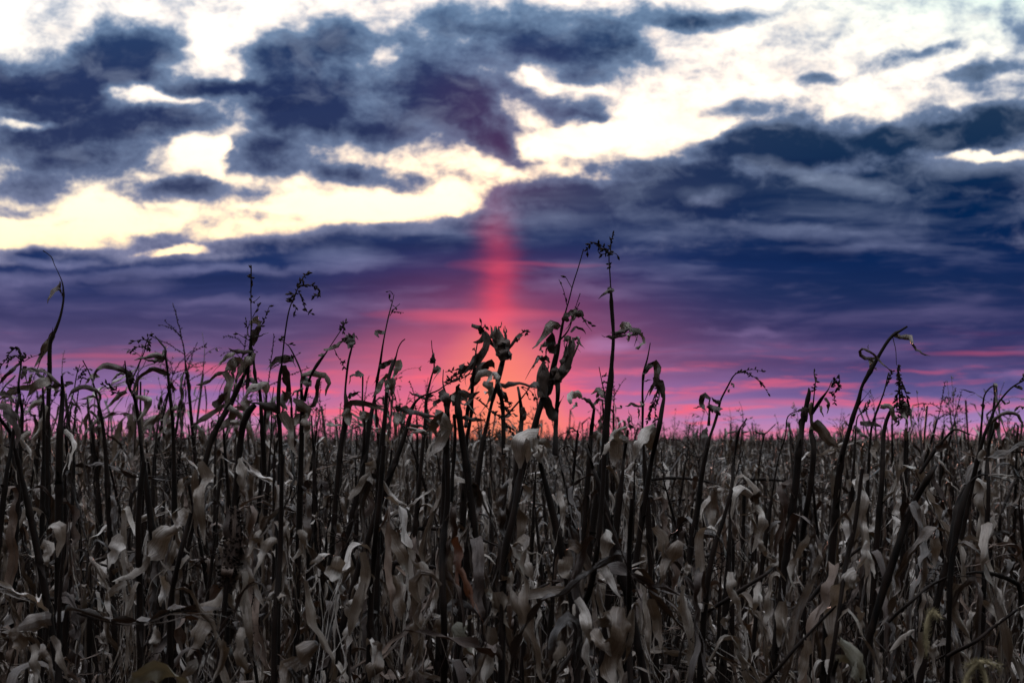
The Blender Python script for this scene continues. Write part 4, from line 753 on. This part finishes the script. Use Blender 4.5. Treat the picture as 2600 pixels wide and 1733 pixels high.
hero('corn plant with a wide dark blade and a slanting twig, foreground right of centre', 4.0,
 [('E', [(2000,1900,50),(1990,1300,44),(1980,700,40),(1990,300,40)])], [('E', [(1940,1050),(1920,1200),(1900,1400),(1880,1600)], 140, .4), ('E', [(2000,1050),(2010,1200),(1990,1350),(1950,1440)], 60, .5), ('E', [(2130,980),(2160,1100),(2200,1330)], 60, .55), ('E', [(2150,490),(2210,560),(2210,720)], 70, .6), ('E', [(2330,600),(2250,760),(2200,900)], 90, .5), ('E', [(1720,1210),(1800,1300),(1870,1390)], 60, .45)], [('E', [(1820,400),(1900,600),(2000,850),(2060,1000)], 14, 0)], low=3)
hero('corn plant with one large leaf arching over into a long pale ribbon, right foreground', 4.0,
 [('F', [(1010,1900,50),(1000,1500,40),(1100,900,36),(1200,500,34),(1260,100,30)])], [('F', [(1215,815),(1150,850),(1090,960),(1070,1100),(1030,1250),(1000,1420)], 104, .75), ('F', [(1290,600),(1240,700),(1205,800)], 46, .85), ('F', [(1200,820),(1190,890),(1140,960)], 50, .85), ('F', [(1290,660),(1310,760),(1325,850)], 24, .8), ('F', [(960,600),(940,700),(890,860)], 40, .75), ('F', [(1220,1040),(1230,1140),(1240,1240)], 34, .75), ('F', [(690,1000),(690,1150),(670,1320)], 70, .55), ('F', [(870,560),(800,700),(760,860),(800,960)], 46, .65)], low=3)
hero('yellowish curled leaf blade hooking down at the foot of the right foreground', 3.6,
 [('F', [(1000,1900,50),(1040,1600,40),(1060,1400,30)])], [('F', [(1085,1270),(1170,1340),(1230,1440),(1270,1570)], 80, .6, 'olive'), ('F', [(1060,1400),(1140,1420),(1200,1500),(1215,1580)], 60, .6, 'olive')], low=2)
hero('corn plant with a bright narrow leaf curl beside its dark slanting stalk, right foreground', 4.2,
 [('F', [(110,1900,56),(150,1100,46),(200,700,44),(290,420,34),(345,200,22),(360,20,12)])], [('F', [(340,810),(330,900),(360,980),(385,1040)], 58, .9), ('F', [(20,900),(30,1050),(60,1200),(70,1350)], 60, .8), ('F', [(100,1030),(160,1040),(220,1040)], 60, .75), ('F', [(330,1080),(295,1150),(310,1200)], 36, .85), ('F', [(550,880),(520,1000),(500,1100)], 50, .7), ('F', [(580,700),(540,590),(560,560)], 30, .7), ('F', [(150,1440),(180,1520),(170,1580)], 70, .6), ('F', [(740,1500),(760,1560)], 80, .55), ('F', [(870,1280),(850,1420),(800,1560)], 60, .65), ('F', [(50,760),(30,830)], 50, .8)], low=3)
hero('fallen corn stalk slanting up to the right across the right foreground', 4.4,
 [('F', [(60,1150,30),(200,1050,34),(360,940,32),(500,850,30),(600,790,22),(650,745,14)], 'up')], [('F', [(580,800),(640,760),(660,730)], 24, .8)], low=0)
hero('long thin fallen corn stalk rising to the right at the foot of the view', 3.9,
 [('F', [(520,1620,34),(640,1480,32),(760,1330,28),(880,1210,24),(1010,1070,20),(1040,1030,14)], 'up')], low=0)
hero('fallen bare corn stem slanting through the far right foreground with a paler tip', 4.2,
 [('F', [(1840,1390,34),(2000,1270,30),(2150,1170,26),(2310,1060,18)], 'up')], [('F', [(2160,1160),(2240,1110),(2310,1060)], 16, .75)], low=0)
hero('fallen forked corn stem with a thin straw arching right, far right foreground', 4.5,
 [('F', [(1420,1150,28),(1520,1040,26),(1650,940,24),(1800,860,16),(1900,795,8)], 'up'), ('F', [(1880,835,8),(2000,835,7),(2130,860,6)], 'up')], low=0)
hero('dark corn stalk hung with drooping blades, far right foreground', 4.3,
 [('F', [(1840,1900,50),(1830,1300,40),(1830,900,50),(1880,550,60),(1930,340,60),(1990,200,36)])], [('F', [(1890,890),(1850,970),(1800,990)], 70, .5), ('F', [(1840,960),(1900,1100),(1980,1260)], 70, .5), ('F', [(1850,1150),(1880,1280),(1980,1430)], 24, .8), ('F', [(2140,470),(2100,620),(2070,800)], 80, .5), ('F', [(1640,1220),(1630,1400),(1600,1560)], 40, .65), ('F', [(1690,1300),(1740,1420),(1770,1560)], 44, .7), ('F', [(1740,1300),(1770,1400)], 50, .6), ('F', [(1600,1200),(1520,1240),(1430,1350)], 30, .6), ('F', [(1730,580),(1760,680),(1740,780)], 60, .7), ('F', [(2080,1000),(2150,1080),(2200,1120)], 40, .6)], low=3)

# ---- foxtail grass heads among the corn
def foxtail(label, d_, crop, x, y, tilt, size):
    rng = np.random.default_rng(int(x + y)); top = at(crop, x, y, d_); base = top - np.array([0, 0, .05 * size])
    org = np.array([base[0] - .05, base[1], 0.0]); root = empty('foxtail_grass', tuple(org), label, 'foxtail grass', 'foxtail grass heads among the corn')
    FOOT.append(org[:2])
    g = Geo(); tube(g, catmull([org - [0, 0, .02], (org + base) / 2 + [.03, 0, 0], base], 8), .0012, 5); part('stem', g, m_tassel, root, org)
    g = Geo(); ax = catmull([base, top, top + np.array([tilt * .03, 0, .035]) * size, top + np.array([tilt * .075, 0, .03]) * size], 8)
    tube(g, ax, .005 * size * np.sin(np.linspace(.4, 3.0, len(ax))), 6); T = unit(np.gradient(ax, axis=0))
    for k in range(420):
        j = rng.integers(0, len(ax)); o = unit(rng.normal(0, 1, 3) + T[j] * .8); L = rng.uniform(.008, .016) * size
        tube(g, np.array([ax[j], ax[j] + o * L * .6, ax[j] + o * L + T[j] * .003]), np.array([.0005, .0004, .0001]) * size, 3)
    part('seed_head', g, m_fuzz, root, org)
foxtail('fuzzy pale foxtail seed head, the upper one, in the right foreground', 4.0, 'F', 1680, 1210, .3, 1.0)
foxtail('fuzzy foxtail seed head at the bottom edge of the right foreground, left of its neighbour', 3.7, 'F', 1950, 1560, .8, 1.0)
foxtail('fuzzy foxtail seed head at the bottom edge, nearest the right corner', 3.7, 'F', 2090, 1550, -.5, .9)

# ------------------------------------------------------------------ the stand of corn: individual plants near, one mass beyond
PROTO = []
def build_single(seed):
    root = empty('corn_plant', (0, 0, 0), 'withered corn plant among the crowded, tangled lower stand of dead corn', 'corn plant', 'dead corn plants crowded in the lower stand')
    for nm, g, mt in random_plant(seed): part(nm, g, mt, root)
    return root
NP_ = 22
PROTO = [build_single(500 + k) for k in range(NP_)]
used = [False] * NP_
KIDS = [list(p.children) for p in PROTO]
def place_plant(x, y, H, rz, k):
    if not used[k]: r = PROTO[k]; used[k] = True
    else:
        r = PROTO[k].copy(); COL.objects.link(r)
        for ch in KIDS[k]:
            c = ch.copy(); COL.objects.link(c); c.parent = r
    r.location = (x, y, 0); s = H / 2.1; r.scale = (s, s, s); r.rotation_euler = (rng0.normal(0, .03), rng0.normal(0, .03), rz)
rng0 = np.random.default_rng(77)
def height(x, y, rng):
    side = x / (.257 * y)                                  # the stand is a little taller to the left
    lift = .12 * float(np.clip(.35 - side, 0, 1)) + (.05 if side > .6 else 0)
    if y < 5.6: return EYE - rng.uniform(.36, .62)
    if y < 8: return EYE + lift + float(np.clip(rng.normal(-.24, .13), -.45, .12))
    if y < 16: return EYE + lift * 1.7 + float(np.clip(rng.normal(-.13, .15), -.42, .16))
    return EYE + float(np.clip(rng.normal(-.15, .13), -.5, .22)) + (.24 if rng.random() < .05 else 0)
N_SINGLE = 300 - HERO_N
cand = []
rowY = np.arange(4.35, 60, .42)
for y in rowY:
    hw = .257 * y * 1.04 + .12
    for x in np.arange(-hw, hw, .26 if y < 13 else .30):
        px, py = x + rng0.uniform(-.12, .12), y + rng0.normal(0, .12)
        if FOOT and min((px - f[0]) ** 2 + (py - f[1]) ** 2 for f in FOOT) < .012: continue
        cand.append((px, py))
cand.sort(key=lambda c: c[1])
for n_, (x, y) in enumerate(cand[:N_SINGLE]):
    place_plant(x, y, height(x, y, rng0), rng0.uniform(0, 6.28), n_ % NP_)
Y_EDGE = cand[N_SINGLE - 1][1]
print('individual plants', HERO_N + N_SINGLE, 'to', Y_EDGE)

def lib(lod, n, seed):
    out = []
    for k in range(n):
        v, f, r, s_ = [], [], [], 0; uvs = []; isl = []
        for nm, g, mt in random_plant(seed + k, 2.1, lod):
            a, b, c, d_ = g.arrays(); v.append(a); f.append(b + s_); uvs.append(c); s_ += len(a)
            r.append(d_ if nm == 'leaf' else d_ * 0 + (.12 if nm == 'stalk' else .2))
        out.append((np.concatenate(v), np.concatenate(f), np.concatenate(uvs), np.concatenate(r)))
    return out
L1, L2 = lib(1, 26, 3000), lib(2, 20, 4000)
far = [(x, y) for x, y in cand[N_SINGLE:]]
for y in np.arange(Y_EDGE, 60, .8):                       # a little beyond the frame on both sides
    for x in np.arange(.257 * y * 1.04 + .2, .257 * y + 3.0, .4): far += [(x, y + rng0.normal(0, .2)), (-x, y + rng0.normal(0, .2))]
for y in np.arange(3.4, Y_EDGE, .45):                      # the stand goes on beside the frame
    for x in np.arange(.257 * y * 1.04 + .55, .257 * y + 3.2, .3): far += [(x, y + rng0.normal(0, .1)), (-x, y + rng0.normal(0, .1))]
y = 60.0
while y < 165:
    hw = .257 * y * 1.04 + 2; st_ = .34 + (y - 60) * .006
    far += [(x + rng0.uniform(-.15, .15), y + rng0.normal(0, .25)) for x in np.arange(-hw, hw, st_)]
    y += .75 + (y - 60) * .012
VV, FF, UU, RR, base_ = [], [], [], [], 0
for x, y in far:
    near = y < 26; v, f, u_, r_ = (L1 if near else L2)[rng0.integers(0, 26 if near else 20)]
    a = rng0.uniform(0, 6.28); H = height(x, y, rng0); s = H / 2.1; c_, s_ = math.cos(a), math.sin(a)
    w = v * s; zc = w[:, 2]; lx, ly = rng0.normal(0, .04, 2)
    w = np.stack([w[:, 0] * c_ - w[:, 1] * s_ + x + lx * zc, w[:, 0] * s_ + w[:, 1] * c_ + y + ly * zc, zc], 1)
    VV.append(w.astype(np.float32)); FF.append(f + base_); UU.append(u_); RR.append(np.clip(r_ + rng0.normal(0, .08) * (r_ > .21), 0, 1)); base_ += len(w)
me = mesh_from('corn_foliage', m_leaf, np.concatenate(VV), np.concatenate(FF), np.concatenate(UU), np.concatenate(RR))
o = bpy.data.objects.new('corn_foliage', me); COL.objects.link(o)
tag(o, 'dense dead corn field reaching to the skyline behind the nearer plants', kind='stuff')
print('far verts', base_, 'plants', len(far), 'objects', len(bpy.data.objects))
